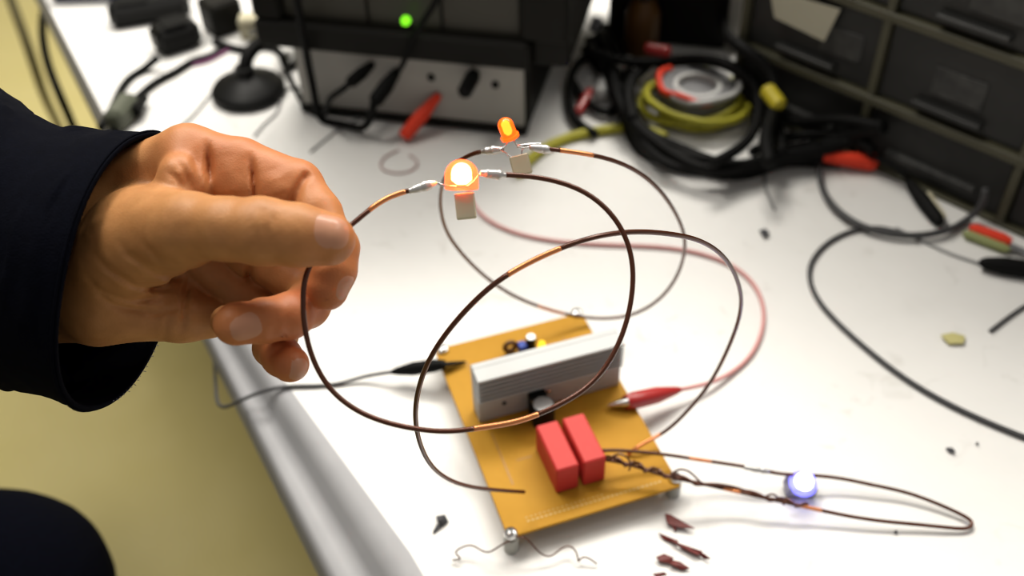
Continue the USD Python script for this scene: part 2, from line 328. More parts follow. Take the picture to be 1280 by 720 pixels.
# thin wires at the front screw
zz = .0145
for px in ([(637, 676, zz), (624, 683, .012), (611, 690, .008), (600, 687, .006), (590, 682, .007), (578, 684, .006), (570, 691, .005), (575, 698, .004), (566, 700, .002)],
           [(645, 671, zz), (657, 673, .014), (668, 684, .010), (678, 693, .006), (688, 695, .005), (700, 687, .006), (712, 683, .006), (720, 690, .005), (723, 702, .003)],
           [(723, 702, .003), (728, 697, .004), (736, 698, .004), (746, 705, .002)]):
    obj('lead_wire', tube(path_on(px, step=.0008), .00045, 8), 'enamel', cb, smooth=True, label='thin kinked wire sprouting from the front screw')

# ------------------------------------------------------------------ receiver coils
def ring_depth(px, fn): return spline([dp(u, v, fn(u, v)) for u, v in px], step=.0012)
def lamp(parent, centre, axis, r, h, core, shell, rc=.62, flange=True, name='led', label=None):
    ax = np.asarray(axis, float); ax /= np.linalg.norm(ax); side = np.cross(ax, (.3, .9, .1)); m = frame(centre, side, ax)
    pr = [(r * .98, 0), (r, .0004)] + [(r, h - r)] + [(r * math.cos(t), h - r + r * math.sin(t)) for t in np.linspace(.15, 1.52, 9)]
    if flange: pr = [(r * 1.18, -.0002), (r * 1.2, .0012), (r, .0013)] + pr[2:]
    L = obj(name, put(lathe(pr), m), shell, parent, smooth=40, label=label)
    q = r * rc; pc = [(q * .5, h * .16), (q, h * .3)] + [(q * math.cos(t), h * .88 - q + q * math.sin(t)) for t in np.linspace(0, 1.52, 8)]
    obj('glowing_core', put(lathe(pc), m), core, L, smooth=True)
    return m
def solder_blob(parent, pts, r):
    p = spline(pts, 24); t = np.linspace(0, 1, 24); k = meshkit.noise(p * 900, 3)
    obj('solder_joint', tube(p, r * (.55 + .45 * np.sin(math.pi * np.clip(t, .04, .96))) * (.8 + .5 * k), 12), 'solder', parent, smooth=True)

# ring 1, held in the fingers, with the big glowing lamp
D1 = lambda u, v: .3560 + (u - 420) * 4e-5 - (v - 320) * 3.0e-5
r1_px = [(538, 230), (512, 238), (480, 250), (444, 277), (412, 303), (392, 325), (382, 347), (379, 372), (380, 400), (386, 432), (398, 463), (417, 490), (445, 512), (480, 527), (520, 536), (562, 539), (605, 534), (648, 526), (690, 510), (728, 488), (757, 458), (777, 420), (788, 380), (791, 340), (785, 306), (770, 276), (745, 250), (712, 232), (672, 222), (640, 219), (618, 218), (604, 217)]
r1 = ring_depth(r1_px, D1)
c1 = thing('receiver_coil', 'copper wire ring with a bright red-orange lamp pinched between thumb and finger', 'wire coil', r1.mean(0))
cuts = nearest_frac(r1, [(508, 240), (462, 262), (592, 537), (672, 518)])
wire_parts(r1, cuts, False, .00098, c1, 'enamelled_wire')
solder_blob(c1, [dp(545, 228, D1(545, 228)), dp(530, 233, D1(530, 233) - .0006), dp(511, 239, D1(511, 239) - .0004)], .0017)
solder_blob(c1, [dp(632, 219, D1(632, 219)), dp(618, 218, D1(618, 218) - .0006), dp(600, 216, D1(600, 216) - .0004)], .0017)
upv = RU * .97 - FW * .2
cen = dp(577, 226, D1(577, 224))
lamp(c1, cen - upv * .0030, upv, .0062, .0108, 'led_core_red', 'lens_red', rc=.60, flange=False, label='glowing red-orange lamp with a white-hot middle')
for (u, v), (u2, v2) in (((545, 228), (570, 233)), ((600, 217), (584, 233))):
    obj('lamp_lead', tube(spline([dp(u, v, D1(u, v)), dp((u + u2) / 2, (v + v2) / 2 + 2, D1(u, v)), dp(u2, v2, D1(u2, v2))], 12), .0004, 8), 'steel', c1, smooth=True)
b0 = dp(582, 258, D1(582, 258)); bmx = frame(b0, RX * .99 + RU * .10, RU)
obj('chip_block', put(box((-.0036, -.0022, -.0046), (.0036, .0022, .0048), .0004), bmx), 'cream', c1, label='cream block hanging under the lamp', smooth=False)

# ring 2, leaning behind, with the orange lamp on top
def D2(u, v): return .452 + (max(v, 150) - 186) * (.654 - .452) / (398 - 186)
r2_px = [(624, 187), (600, 190), (578, 199), (562, 213), (552, 235), (551, 262), (560, 292), (582, 322), (612, 350), (645, 371), (680, 385), (715, 394), (755, 398), (790, 393), (820, 377), (842, 352), (854, 322), (855, 295), (845, 268), (826, 240), (800, 217), (770, 202), (735, 193), (700, 188), (672, 185)]
r2 = ring_depth(r2_px, D2)
c2 = thing('receiver_coil', 'copper wire ring with a small orange lamp leaning behind the board', 'wire coil', r2[np.argmin(r2[:, 2])])
cuts = nearest_frac(r2, [(672, 383), (706, 392), (742, 195), (700, 188)])
wire_parts(r2, cuts, False, .00108, c2, 'enamelled_wire')
solder_blob(c2, [dp(600, 190, D2(600, 190)), dp(614, 188, D2(614, 188)), dp(630, 187, D2(630, 187))], .0018)
solder_blob(c2, [dp(662, 184, D2(662, 184)), dp(676, 186, D2(676, 186)), dp(692, 188, D2(692, 188))], .0020)
obj('lead_tail', tube(spline([dp(646, 183, .452), dp(660, 181, .452), dp(676, 180, .452)], 8), .0007, 8), 'steel', c2, smooth=True)
ax = dp(628, 148, .447) - dp(638, 174, .452)
l2 = dp(638, 172, .452)
lamp(c2, l2, ax, .0036, .0098, 'led_core_orange', 'lens_orange', rc=.55, label='orange bullet lamp')
for pts in ([(636, 174), (633, 181), (624, 187)], [(641, 172), (645, 180), (650, 184), (662, 184)], [(624, 187), (633, 192), (640, 198)], [(662, 184), (654, 186), (652, 194)]):
    obj('lamp_lead', tube(spline([dp(u, v, .4515) for u, v in pts], 14), .00035, 8), 'steel', c2, smooth=True)
bmx = frame(dp(651, 206, .453), RX * .97 + RU * .25, RU)
obj('chip_block', put(box((-.0044, -.0022, -.0048), (.0044, .0022, .0044), .0005), bmx), 'cream', c2, label='cream block under the orange lamp', smooth=False)

# ring 4, the squashed twisted loop with the blue-white lamp, resting on the board edge and table
def H4(u): return float(np.interp(u, [735, 780, 850, 900, 980, 1060, 1220], [.030, .025, .0195, .014, .010, .006, .0022]))
up_px = [(740, 570), (752, 564), (790, 564), (830, 568), (870, 574), (910, 580), (945, 586), (975, 592), (1010, 594), (1050, 598), (1090, 606), (1130, 615), (1165, 627), (1195, 640), (1214, 652), (1212, 659), (1190, 660), (1150, 656), (1100, 651), (1050, 643), (1005, 633), (960, 623), (915, 613), (870, 603), (830, 594), (795, 583), (765, 576), (742, 573)]
r4 = spline([at(u, v, H4(u) + (.0 if i > 14 else .0022 * (1 - abs(u - 980) / 250) if abs(u - 980) < 250 else 0)) for i, (u, v) in enumerate(up_px)], step=.0012)
c4 = thing('receiver_coil', 'flattened copper wire loop with a blue-white lamp lying across the board corner', 'wire coil', r4[np.argmin(r4[:, 2])])
cuts = nearest_frac(r4, [(862, 573), (888, 577)]) + nearest_frac(r4, [(1028, 638), (1000, 632), (925, 615), (905, 611)])
wire_parts(r4, sorted(cuts), False, .00105, c4, 'enamelled_wire')
# twisted second strand
tw = [p for p in split(r4, nearest_frac(r4, [(1010, 634)]))[1]]
tw = np.array(tw); s_ = np.linspace(0, 1, len(tw))
T_ = np.gradient(tw, axis=0); T_ /= np.linalg.norm(T_, axis=1, keepdims=True)
n1 = np.cross(T_, (0, 0, 1)); n1 /= np.linalg.norm(n1, axis=1, keepdims=True); n2 = np.cross(n1, T_)
ph = 2 * math.pi * (6.2 * s_ + .5 * np.sin(s_ * 9))
amp = .0012 + .0009 * (meshkit.noise(np.stack([s_ * 9, 0 * s_, 0 * s_], 1), 5))
obj('twisted_strand', tube(tw + n1 * (amp * np.cos(ph))[:, None] + n2 * (amp * np.abs(np.sin(ph)) + .0002)[:, None], .0009, 8), 'enamel', c4, smooth=True, label='second strand twisted round the lower wire')
for px in ([(762, 575, .029), (772, 568, .033), (784, 572, .033), (788, 582, .028), (786, 588, .025)], [(838, 597, .0215), (846, 588, .027), (858, 588, .028), (870, 597, .023), (880, 607, .017)],
           [(742, 573, .030), (735, 569, .032), (744, 564, .032), (756, 562, .031)], [(955, 622, .0125), (966, 618, .0145), (974, 624, .012), (980, 631, .0085)]):
    obj('wire_loop', tube(path_on(px, step=.0008), .0006, 8), 'enamel', c4, smooth=True, label='thin loose end curling off the twist')
solder_blob(c4, [at(930, 584, H4(930) + .002), at(948, 587, H4(948) + .002), at(966, 590, H4(966) + .002)], .0018)
lc = at(1001, 606, .0065)
obj('chip_block', put(box((-.0085, -.0055, -.0060), (.0085, .0055, .0025), .0012), frame(lc, RX, (0, -.2, 1))), mat('violet_grey_lamp_body', (.36, .35, .52), .45), c4, label='violet-grey block holding the blue-white lamp', smooth=False)
lamp(c4, lc + np.array([.0004, -.001, .002]), np.array([.02, -.25, 1]), .0066, .0096, 'led_core_blue', 'lens_blue', rc=.80, flange=True, label='blue-white glowing lamp')
#BACKGROUND
# ------------------------------------------------------------------ bench power supply and the scope on it
U1, U2 = at(395, 140, 0), at(655, 168, 0)
W1 = float(np.linalg.norm(U2 - U1)); SM = frame(U1, U2 - U1)            # x along the front, y to the back
def sw(x, y, z): return (SM @ np.array([x, y, z, 1]))[:3]
def on_front(u, v, off=0.):
    n = -SM[:3, 1]; return on_plane(u, v, U1 + n * off, n)
ps = thing('power_supply', 'bench power supply with an off-white front panel under the black instrument', 'power supply', (U1 + U2) / 2)
obj('case', put(box((-.004, .004, .006), (W1 + .004, .24, .066), .002), SM), 'black_box', ps)
obj('front_panel', put(box((-.010, -.002, .0085), (W1 + .0005, .004, .066), .001), SM), 'panel', ps, label='off-white front panel')
obj('bottom_rail', put(box((-.012, -.005, .001), (W1 + .003, .01, .0085), .0015), SM), 'black_box', ps)
for x in (.01, W1 - .02):
    for y in (.02, .2): obj('foot', put(lathe([(.006, 0), (.005, .006)], 14), SM @ trimesh.transformations.translation_matrix((x, y, 0))), 'black_soft', ps)
def plug(px, L=.03, r=.0052, nm='binding_post', tilt=(0, -1, .15), lab=None):
    c = on_front(*px); d = SM[:3, :3] @ np.array(tilt, float); d /= np.linalg.norm(d)
    pr = [(r * .7, -.002), (r, .001), (r, L * .4), (r * .75, L * .45), (r * .8, L * .9), (r * .5, L)]
    return obj(nm, put(lathe(pr, 18), frame(c, np.cross(d, (.1, .2, .97)), d)), 'black_soft', ps, label=lab)
plug((620, 104), L=.004, r=.004); plug((540, 95), L=.004, r=.004)
sc = thing('oscilloscope', 'black instrument with a dim grey screen and a green power lamp, on the power supply', 'instrument', sw(W1 / 2, 0, .066))
zb = .0665
obj('body', put(box((-.035, .012, zb), (W1 + .038, .26, .33), .004), SM), 'black_box', sc)
obj('lower_bezel', put(box((-.037, -.012, zb), (W1 + .008, .014, .0905), .003), SM), 'black_box', sc, label='thick black lower bezel')
obj('side_bezel', put(box((-.037, -.010, .0905), (-.011, .014, .33), .003), SM), 'black_box', sc)
obj('side_bezel', put(box((W1 - .0015, -.008, .0905), (W1 + .038, .014, .33), .003), SM), 'black_box', sc)
obj('side_bezel', put(box((W1 + .008, .0, zb), (W1 + .038, .014, .0905), .002), SM), 'black_box', sc)
obj('screen', put(box((-.012, .0, .0905), (W1 - .001, .013, .33), .001), SM), 'screen', sc, label='dim grey glassy front')
for x in (.060, .122): obj('screen_rib', put(box((x, -.002, .0915), (x + .0018, .001, .33)), SM), 'black_box', sc)
g = on_front(507, 26, .0125)
obj('power_lamp', put(lathe([(.0036, -.002), (.0036, .001), (.0026, .003), (.0006, .0037)], 18), frame(g, SM[:3, 0], -SM[:3, 1])), 'led_green', sc, label='lit green power lamp')

def cable(name, label, px, r, material, z=None, cat='cable', step=.004, group=None, extra=None):
    """a cable as a thing: its jacket, and end pieces if given"""
    p = path_on(px, z if z is not None else r, step=step)
    t = thing(name, label, cat, p[np.argmin(p[:, 2])], group=group)
    obj('jacket', tube(p, r, 10), material, t, smooth=True)
    return t, p
def spindle(a, b, prof):
    """lathe along a->b: prof is (fraction, radius)"""
    a, b = np.asarray(a, float), np.asarray(b, float); d = b - a; L = np.linalg.norm(d); d /= L
    x = np.cross(d, (.13, .2, .97)); return put(lathe([(r, f * L) for f, r in prof], 18), frame(a, x, d))
BOOT = [(0, .0022), (.08, .0034), (.25, .0052), (.55, .0056), (.8, .0036), (1, .0022)]
def banana(name, label, a, b, body, r_body=.0052, rc=.0026, tail=None):
    """banana plug from a (its rear) to b (in the panel), its cord along the tail"""
    t = thing(name, label, 'plug', a)
    obj('boot', spindle(a, b, [(0, r_body * .75), (.06, r_body), (.5, r_body * 1.05), (.9, r_body * .7), (1, r_body * .5)]), body, t)
    if tail: obj('cord', tube(spline(tail, step=.004), rc, 10), body, t, smooth=True)
fo = on_front
banana('banana_plug', 'black plug and lead at the left of the white panel', fo(437, 104, .030), fo(466, 80, .003), 'black_soft', tail=[fo(437, 104, .030), fo(425, 114, .036), fo(412, 124, .034), at(402, 144, .004), at(388, 138, .004), at(374, 120, .004), at(362, 96, .004), at(352, 74, .004)])
banana('banana_plug', 'longer black plug and lead beside the red plug', fo(468, 128, .034), fo(497, 88, .003), 'black_soft', r_body=.0062, rc=.0034, tail=[fo(468, 128, .034), at(456, 158, .012), at(440, 158, .005), at(420, 154, .004), at(402, 148, .004), fo(393, 118, .018), fo(387, 88, .016), fo(382, 60, .020), fo(376, 30, .024), fo(368, -20, .03)])
banana('banana_plug', 'bright red plug sticking out of the white panel', at(504, 172, .005), fo(549, 118, .003), 'red_bright', r_body=.0058)
ct_ = [fo(556, -40, .03), fo(545, 0, .026), fo(532, 22, .022), fo(520, 42, .018), fo(508, 70, .018), fo(500, 86, .012)]
t = thing('black_cable', 'black cable hanging across the screen beside the green lamp', 'cable', ct_[-1]); obj('jacket', tube(spline(ct_, step=.004), .0024, 10), 'black_soft', t, smooth=True)
obj('black_stub', spindle(fo(579, 118, .028), fo(593, 92, .003), [(0, .004), (.1, .006), (.8, .0065), (1, .005)]), 'black_soft', label='short black plug in the right half of the white panel', category='plug')

# ------------------------------------------------------------------ parts cabinet on the right
K1, K2 = at(1113, 218, 0), at(1218, 266, 0)
KM = frame(K1, K2 - K1); kx = lambda w: float((w - K1) @ KM[:3, 0])      # x to the right along the front, y into the cabinet
if (KM[:3, 1] @ np.array([1, 1, 0])) < 0: raise SystemExit('cabinet faces the wrong way')
pitch = .1215; x0 = kx(on_plane(1088, 122, K1, KM[:3, 1])) - 2 * pitch + .02
x0 = kx(on_plane(1088, 122, K1, KM[:3, 1])) - pitch
kb = thing('storage_cabinet', 'dark small-parts cabinet with smoky drawers standing at the bench end', 'cabinet', K1)
NC, NR, rowh = 3, 5, .0690
CLEAR, CLEAR_X = KM, x0 - .03
zrow = [-.0125 + rowh * k for k in range(NR + 1)]
obj('shell', put(box((x0 - .006, .014, .0), (x0 + NC * pitch + .006, .18, zrow[-1]), .002), KM), 'black_box', kb)
for k in range(NR + 1):
    z = max(zrow[k], .0)
    obj('shelf_rail', put(box((x0 - .006, -.004, z - (.0 if k == 0 else .0035)), (x0 + NC * pitch + .006, .016, z + .0035), .0008), KM), 'cab_frame', kb)
for c in range(NC + 1):
    x = x0 + c * pitch
    obj('divider', put(box((x - .003, -.003, .0), (x + .003, .016, zrow[-1]), .0006), KM), 'cab_frame', kb)
for k in range(NR):
    for c in range(NC):
        xa, xb, za, zc = x0 + c * pitch + .004, x0 + (c + 1) * pitch - .004, max(zrow[k], 0) + .0045, zrow[k + 1] - .0045
        d = obj('drawer', put(box((xa, .002, za), (xb, .010, zc), .001), KM), 'cab_drawer', kb)
        if k > 0:
            obj('drawer_handle', put(box((xa + .03, -.006, za + .006), (xb - .03, .003, za + .011), .001), KM), 'cab_drawer', d)
            w = rng.uniform(.02, .045); xm = xa + rng.uniform(.03, .07); zm = za + .018
            obj('label_holder', put(box((xm, .0005, zm), (xm + w, .003, zm + .022), .0006), KM), 'drawer_stuff', d)
        else:
            obj('drawer_handle', put(box((xa + .02, -.003, za + .010), (xb - .02, .003, za + .016), .001), KM), 'drawer_stuff', d)
# pale paper stuck on the upper left drawer
p0 = on_plane(965, 8, K1 - KM[:3, 1] * .003, KM[:3, 1])
xa, za = kx(p0), p0[2]
pa, pb, pc, pd = [on_plane(u, v, K1 - KM[:3, 1] * .0045, KM[:3, 1]) for u, v in ((962, -14), (1050, 12), (1030, 52), (968, 22))]
pv = np.array([pa, pb, pc, pd]); pm = trimesh.Trimesh(np.vstack([pv, pv + KM[:3, 1] * .0008]), process=False).convex_hull
obj('paper_label', pm, 'paper', label='cream paper slip stuck on the upper drawers of the parts cabinet', category='paper', smooth=False)

# ------------------------------------------------------------------ dark gear at the back, between the two
eq = thing('equipment_case', 'black equipment case standing behind the cable tangle', 'equipment case', at(800, 50, 0))
EM = frame(at(759, 50, 0), SM[:3, 0])
obj('case', put(box((0, .0, 0), (.115, .06, .20), .003), EM), 'black_box', eq)
obj('front_plate', put(box((.006, -.003, .006), (.109, .002, .194), .001), EM), 'black', eq)
for z in (.05, .10): obj('vent_slot', put(box((.02, -.0045, z), (.08, -.002, z + .004)), EM), 'black_box', eq)
am = at(800, 72, 0)
bo = thing('amber_bottle', 'amber bottle in front of the black equipment case', 'bottle', am)
obj('bottle_body', put(lathe([(.014, 0), (.016, .002), (.016, .045), (.012, .055), (.006, .060)]), trimesh.transformations.translation_matrix(am)), 'orange_brown', bo)
obj('cap', put(lathe([(.007, .059), (.0075, .061), (.0075, .073), (.006, .075)]), trimesh.transformations.translation_matrix(am)), 'black', bo)
pp = obj('pale_post', put(box((-.009, -.006, 0), (.009, .006, .17), .002), frame(at(914, 62, 0), KM[:3, 0])), 'panel', label='pale grey upright strip at the left end of the parts cabinet', category='strip')

# tape roll with a coil of yellow-green cable round it
tc = at(868, 140, 0)
tp = thing('tape_roll', 'silver roll of tape lying among the cables inside the yellow-green coil', 'tape', tc)
TMx = trimesh.transformations.translation_matrix(tc)
obj('roll', put(lathe([(.020, .001), (.031, .001), (.032, .003), (.032, .026), (.031, .0275), (.021, .0275), (.020, .026), (.020, .001)], 40), TMx), 'tape', tp)
obj('core', put(lathe([(.017, .001), (.0205, .001), (.0205, .0278), (.017, .0278), (.017, .001)], 40), TMx), 'white', tp)
obj('cover_disc', put(lathe([(.0165, .020), (.0165, .022), (.0004, .022)], 32), TMx), 'tape', tp)
th = np.linspace(0, 2 * math.pi, 60)
for j, (r, z, r2) in enumerate([(.040, .006, .0036), (.043, .013, .0036), (.0375, .019, .0034)]):
    pass
yc = thing('cable_coil', 'yellow-green cable coiled round the silver tape roll', 'cable', tc)
ths = np.linspace(-2.6, 2 * math.pi * 2.2, 150); rr = .0385 + .005 * np.sin(ths * .7) + .002 * np.sin(ths * 2.3)
yp = tc + np.stack([rr * np.cos(ths) * 1.05, rr * np.sin(ths), .0045 + .0105 * (ths + 2.6) / 16 + .003 * (1 + np.sin(ths * 1.4))], 1)
obj('jacket', tube(yp, .0036, 10), 'yellow_cable', yc, smooth=True)
yt, yp2 = cable('cable', 'yellow-green cable end running out across the white table behind the orange lamp', [(648, 218), (664, 198), (690, 180), (725, 168), (760, 162), (790, 160), (815, 165), (832, 172)], .0042, 'yellow_cable')
ths = np.linspace(2.2, 4.9, 30)
obj('red_lead_loop', tube(tc + np.stack([.033 * np.cos(ths), .033 * np.sin(ths), .0305 + .002 * np.sin(ths * 5)], 1), .0028, 8), 'red_bright', label='short red lead lying on the rim of the tape roll', category='lead', smooth=True)
ths = np.linspace(3.9, 6.2, 30)
obj('white_lead_loop', tube(tc + np.stack([.0345 * np.cos(ths), .0345 * np.sin(ths), .0307 + .0012 * np.sin(ths * 4)], 1), .0026, 8), 'white', label='white lead lying on the front rim of the tape roll', category='lead', smooth=True)

# thick black cable bundle sweeping in front of the coil
B0 = [(742, 50), (760, 82), (772, 118), (784, 150), (806, 180), (842, 200), (886, 210), (930, 210), (975, 200), (1018, 188), (1062, 172), (1100, 158)]
off = [(0, 0, .006, .0058), (8, -9, .012, .0050), (-6, 8, .005, .0048), (14, -16, .008, .0050), (4, -4, .019, .0046), (-2, 4, .014, .0042)]
for i, (du, dv, z, r) in enumerate(off):
    px = [(u + du * (1 - k / 14) + 5 * math.sin(k * 1.3 + i * 2.1), v + dv * (1 - k / 13) + 4 * math.sin(k * 1.7 + i)) for k, (u, v) in enumerate(B0)]
    if i in (1, 3): px = px[:-2]
    if i == 2: px = px[:-3] + [(1010, 202), (1050, 203)]
    cable('black_cable', 'thick black cable in the bundle sweeping round the yellow-green coil', px, r, 'black_soft', z=z, group='black cable bundle')
loops = [[(735, 62), (762, 72), (800, 78), (850, 74), (905, 78), (938, 100), (948, 140), (930, 180), (890, 204)],
         [(790, 150), (785, 112), (806, 86), (850, 76), (905, 80), (940, 104), (968, 150), (978, 192)],
         [(900, 0), (905, 30), (925, 58), (960, 88), (968, 128), (958, 170), (962, 205)],
         [(930, 110), (958, 140), (1000, 152), (1050, 150), (1098, 158)],
         [(715, 100), (735, 128), (760, 140), (776, 118), (765, 84), (740, 70), (722, 80), (712, 112), (720, 150), (745, 168)],
         [(940, 190), (985, 172), (1035, 168), (1075, 178), (1092, 190)]]
names = ['black cable looping over the back of the tape roll', 'black cable making a wide loop round the tape roll', 'black cable dropping between the pale strip and the yellow cap', 'black cable lying along the foot of the parts cabinet towards the gold tip', 'black cable curled up beside the black instrument', 'short black cable lying against the red clip']
for i, px in enumerate(loops):
    cable('black_cable', names[i], px, (.0042, .005, .0055, .0045, .0038, .0042)[i], 'black_soft', z=(.030, .022, .036, .012, .006, .008)[i])
# small coloured bits in the tangle
def bit(name, label, cat, a, b, za, zb_, r, material, prof=None):
    return obj(name, spindle(at(*a, za), at(*b, zb_), [(f, r * k) for f, k in (prof or [(0, .6), (.1, 1), (.9, 1), (1, .6)])]), material, label=label, category=cat)
bit('yellow_cap', 'yellow plug cap among the black cables left of the parts cabinet', 'cap', (957, 110), (976, 134), .046, .04, .0068, 'yellow')
bit('red_plug', 'dull red plug at the back of the cable tangle', 'plug', (806, 60), (838, 66), .035, .035, .0055, 'red_boot')
bit('white_connector', 'white connector behind the tape roll', 'connector', (795, 104), (818, 84), .012, .02, .0065, 'white')
bit('white_connector', 'small white connector beside the curled black cable', 'connector', (768, 88), (790, 74), .012, .015, .0055, 'panel')
bit('red_plug', 'dark red plug on the table left of the cable tangle', 'plug', (722, 142), (738, 112), .006, .012, .004, 'red_boot')
bit('grey_connector', 'grey plug standing by the black case', 'connector', (742, 40), (748, 22), .012, .022, .0055, 'tape')
bit('white_connector', 'pale connector on the table inside the curled black cable', 'connector', (750, 122), (757, 96), .006, .010, .0065, 'white')
gp = thing('probe_plug', 'black probe plug with a gold tip at the foot of the parts cabinet', 'plug', at(1068, 176, .008))
obj('body', spindle(at(1060, 178, .012), at(1097, 161, .016), [(0, .0035), (.2, .0048), (.8, .0048), (1, .003)]), 'black_soft', gp)
obj('tip', spindle(at(1095, 162, .016), at(1115, 153, .017), [(0, .004), (.2, .0052), (.8, .005), (1, .0036)]), 'gold', gp, label='gold tip')
rp = thing('clip_lead', 'red clip with a black lead at the right end of the cable bundle', 'clip', at(1060, 200, .008))
obj('boot', spindle(at(1028, 196, .012), at(1096, 203, .008), [(0, .004), (.3, .0055), (.7, .0068), (.93, .0072), (1, .0045)]), 'red_bright', rp)
obj('lead', tube(path_on([(960, 205, .008), (995, 200, .010), (1030, 196, .012)], step=.004), .004, 10), 'black_soft', rp, smooth=True)

# ------------------------------------------------------------------ right side of the table
t, p = cable('grey_cable', 'thin dark cable curving down the right side of the table', [(1128, 292), (1098, 285), (1062, 290), (1032, 306), (1014, 330), (1014, 356), (1028, 382), (1054, 410), (1088, 440), (1130, 472), (1180, 502), (1235, 528), (1300, 554), (1420, 600)], .0018, 'gray_cable')
t, p = cable('grey_cable', 'dark cable loop hanging from the red clip beside the pen-like probe', [(1024, 206), (1026, 228), (1036, 250), (1056, 270), (1084, 285), (1118, 293), (1152, 294), (1186, 287), (1212, 272), (1228, 254), (1232, 236)], .0026, 'gray_cable', z=.0052)
cable('thin_wire', 'pale thin wire running to the black clip at the right edge', [(1120, 285), (1150, 300), (1190, 318), (1226, 330)], .0011, 'pale_cable', cat='wire')
cable('thin_wire', 'short dark wire at the right edge under the black clip', [(1238, 414), (1256, 400), (1276, 386), (1310, 366)], .0014, 'gray_cable', cat='wire')
cable('thin_wire', 'grey wire hanging below the black cable bundle', [(958, 214), (956, 230), (961, 246), (968, 262)], .0012, 'pale_cable', cat='wire')
pr_ = thing('probe', 'black pen-like probe lying between the cable loop and the parts cabinet', 'probe', at(1150, 252, .005))
obj('probe_body', spindle(at(1176, 279, .005), at(1133, 224, .009), [(0, .003), (.1, .0052), (.5, .0056), (.85, .0042), (1, .002)]), 'black_soft', pr_)
obj('probe_clip', spindle(at(1182, 272, .007), at(1160, 240, .010), [(0, .001), (.1, .0016), (.9, .0016), (1, .001)]), 'cream', pr_, label='cream pocket clip')
obj('probe_lead', tube(path_on([(1134, 225, .009), (1122, 212, .008), (1105, 202, .006), (1085, 194, .012)], step=.004), .0018, 8), 'black_soft', pr_, smooth=True)
sw_ = thing('wire_stripper', 'small red tool with a green edge lying by the cabinet corner', 'tool', at(1238, 295, .004))
obj('handle', spindle(at(1212, 284, .007), at(1264, 303, .007), [(0, .002), (.12, .0042), (.8, .0046), (1, .003)]), 'red_bright', sw_)
obj('lower_handle', spindle(at(1204, 291, .004), at(1262, 313, .004), [(0, .002), (.12, .0036), (.85, .0036), (1, .002)]), mat('dull_green', (.36, .40, .16), .5), sw_, label='dull green lower handle')
obj('blade', spindle(at(1262, 308, .005), at(1290, 318, .005), [(0, .003), (.8, .002), (1, .001)]), 'tape', sw_)
bc = thing('clip_lead', 'black clip cut by the right picture edge, on the white table', 'clip', at(1255, 332, .005))
obj('boot', spindle(at(1224, 328, .0065), at(1300, 339, .0065), [(0, .0022), (.1, .0045), (.4, .0064), (.9, .0066), (1, .005)]), 'black_soft', bc)
obj('lead', tube(path_on([(1298, 339, .0065), (1330, 350, .004), (1400, 380, .002)], step=.004), .002, 8), 'black_soft', bc, smooth=True)

# ------------------------------------------------------------------ clip leads of the circuit
bk = thing('clip_lead', 'black crocodile clip biting the left board edge, its grey lead hanging over the table edge', 'clip', at(540, 458, .012))
obj('boot', spindle(at(490, 465, .0085), at(556, 455, .018), [(0, .0016), (.1, .0026), (.4, .0044), (.8, .0042), (1, .0028)]), 'black_soft', bk)
for dz in (.0012, -.0012): obj('jaw', spindle(at(553, 456, .0178 + dz), at(582, 452, .0150 + dz * .7), [(0, .0018), (.5, .0013), (1, .0006)]), 'black', bk)
edge = lambda u, v, z: at(u, v, z)
obj('lead', tube(spline([at(490, 465, .0085), at(455, 471, .004), at(425, 479, .0018), at(395, 482, .0016), at(360, 483, .0016), at(330, 489, -.002), at(300, 501, -.012), at(284, 508, -.020), at(274, 506, -.026), at(270, 488, -.034), at(268, 455, -.055), at(262, 430, -.08), at(240, 405, -.12)], step=.003), .0012, 10), 'gray_cable', bk, smooth=True)
rk = thing('clip_lead', 'red crocodile clip gripping the right board edge, its dusty red lead arching back', 'clip', at(800, 495, .012))
obj('boot', spindle(at(850, 487, .0095), at(782, 503, .0185), [(0, .0018), (.12, .003), (.45, .0052), (.85, .0054), (1, .0042)]), 'red_boot', rk)
for dz in (.001, -.001): obj('jaw', spindle(at(786, 502, .018 + dz), at(760, 507, .0160 + dz * .7), [(0, .0032), (.5, .0022), (1, .0006)]), 'steel', rk, label='pale metal jaw')
obj('lead', tube(spline([at(850, 487, .0095), at(885, 479, .006), at(915, 465, .0025), at(938, 444, .002), at(952, 415, .002), at(954, 385, .002), at(943, 357, .002), at(918, 334, .002), at(880, 318, .002), at(830, 309, .002), at(770, 306, .002), at(715, 303, .002), at(665, 296, .002), at(625, 283, .002), at(600, 266, .002), at(588, 245, .002), at(582, 215, .002)], step=.003), .0014, 10), 'pink_cable', rk, smooth=True)

# ------------------------------------------------------------------ scraps on the table
def scrap(name, label, px, z, material, group=None, th=.0012, cat='scrap'):
    pts = np.array([at(u, v, .0004 + rng.uniform(0, z)) for u, v in px]); pts2 = pts + np.array([0, 0, th])
    return obj(name, trimesh.Trimesh(np.vstack([pts, pts2]), process=False).convex_hull, material, smooth=False, label=label, category=cat, group=group)
a = thing('plastic_scrap', 'dark grey torn scrap on the table left of the front screw', 'scrap', at(549, 654, 0))
obj('flake', trimesh.Trimesh(np.array([at(u, v, z) for u, v, z in [(545, 645, .0005), (556, 643, .004), (561, 652, .001), (553, 659, .0005), (547, 652, .003)]] + [at(551, 650, .0052)]), process=False).convex_hull, 'debris', a, smooth=False)
obj('flake', trimesh.Trimesh(np.array([at(u, v, z) for u, v, z in [(547, 654, .0005), (552, 657, .002), (542, 668, .0005), (541, 664, .0015)]]), process=False).convex_hull, 'debris', a, smooth=False)
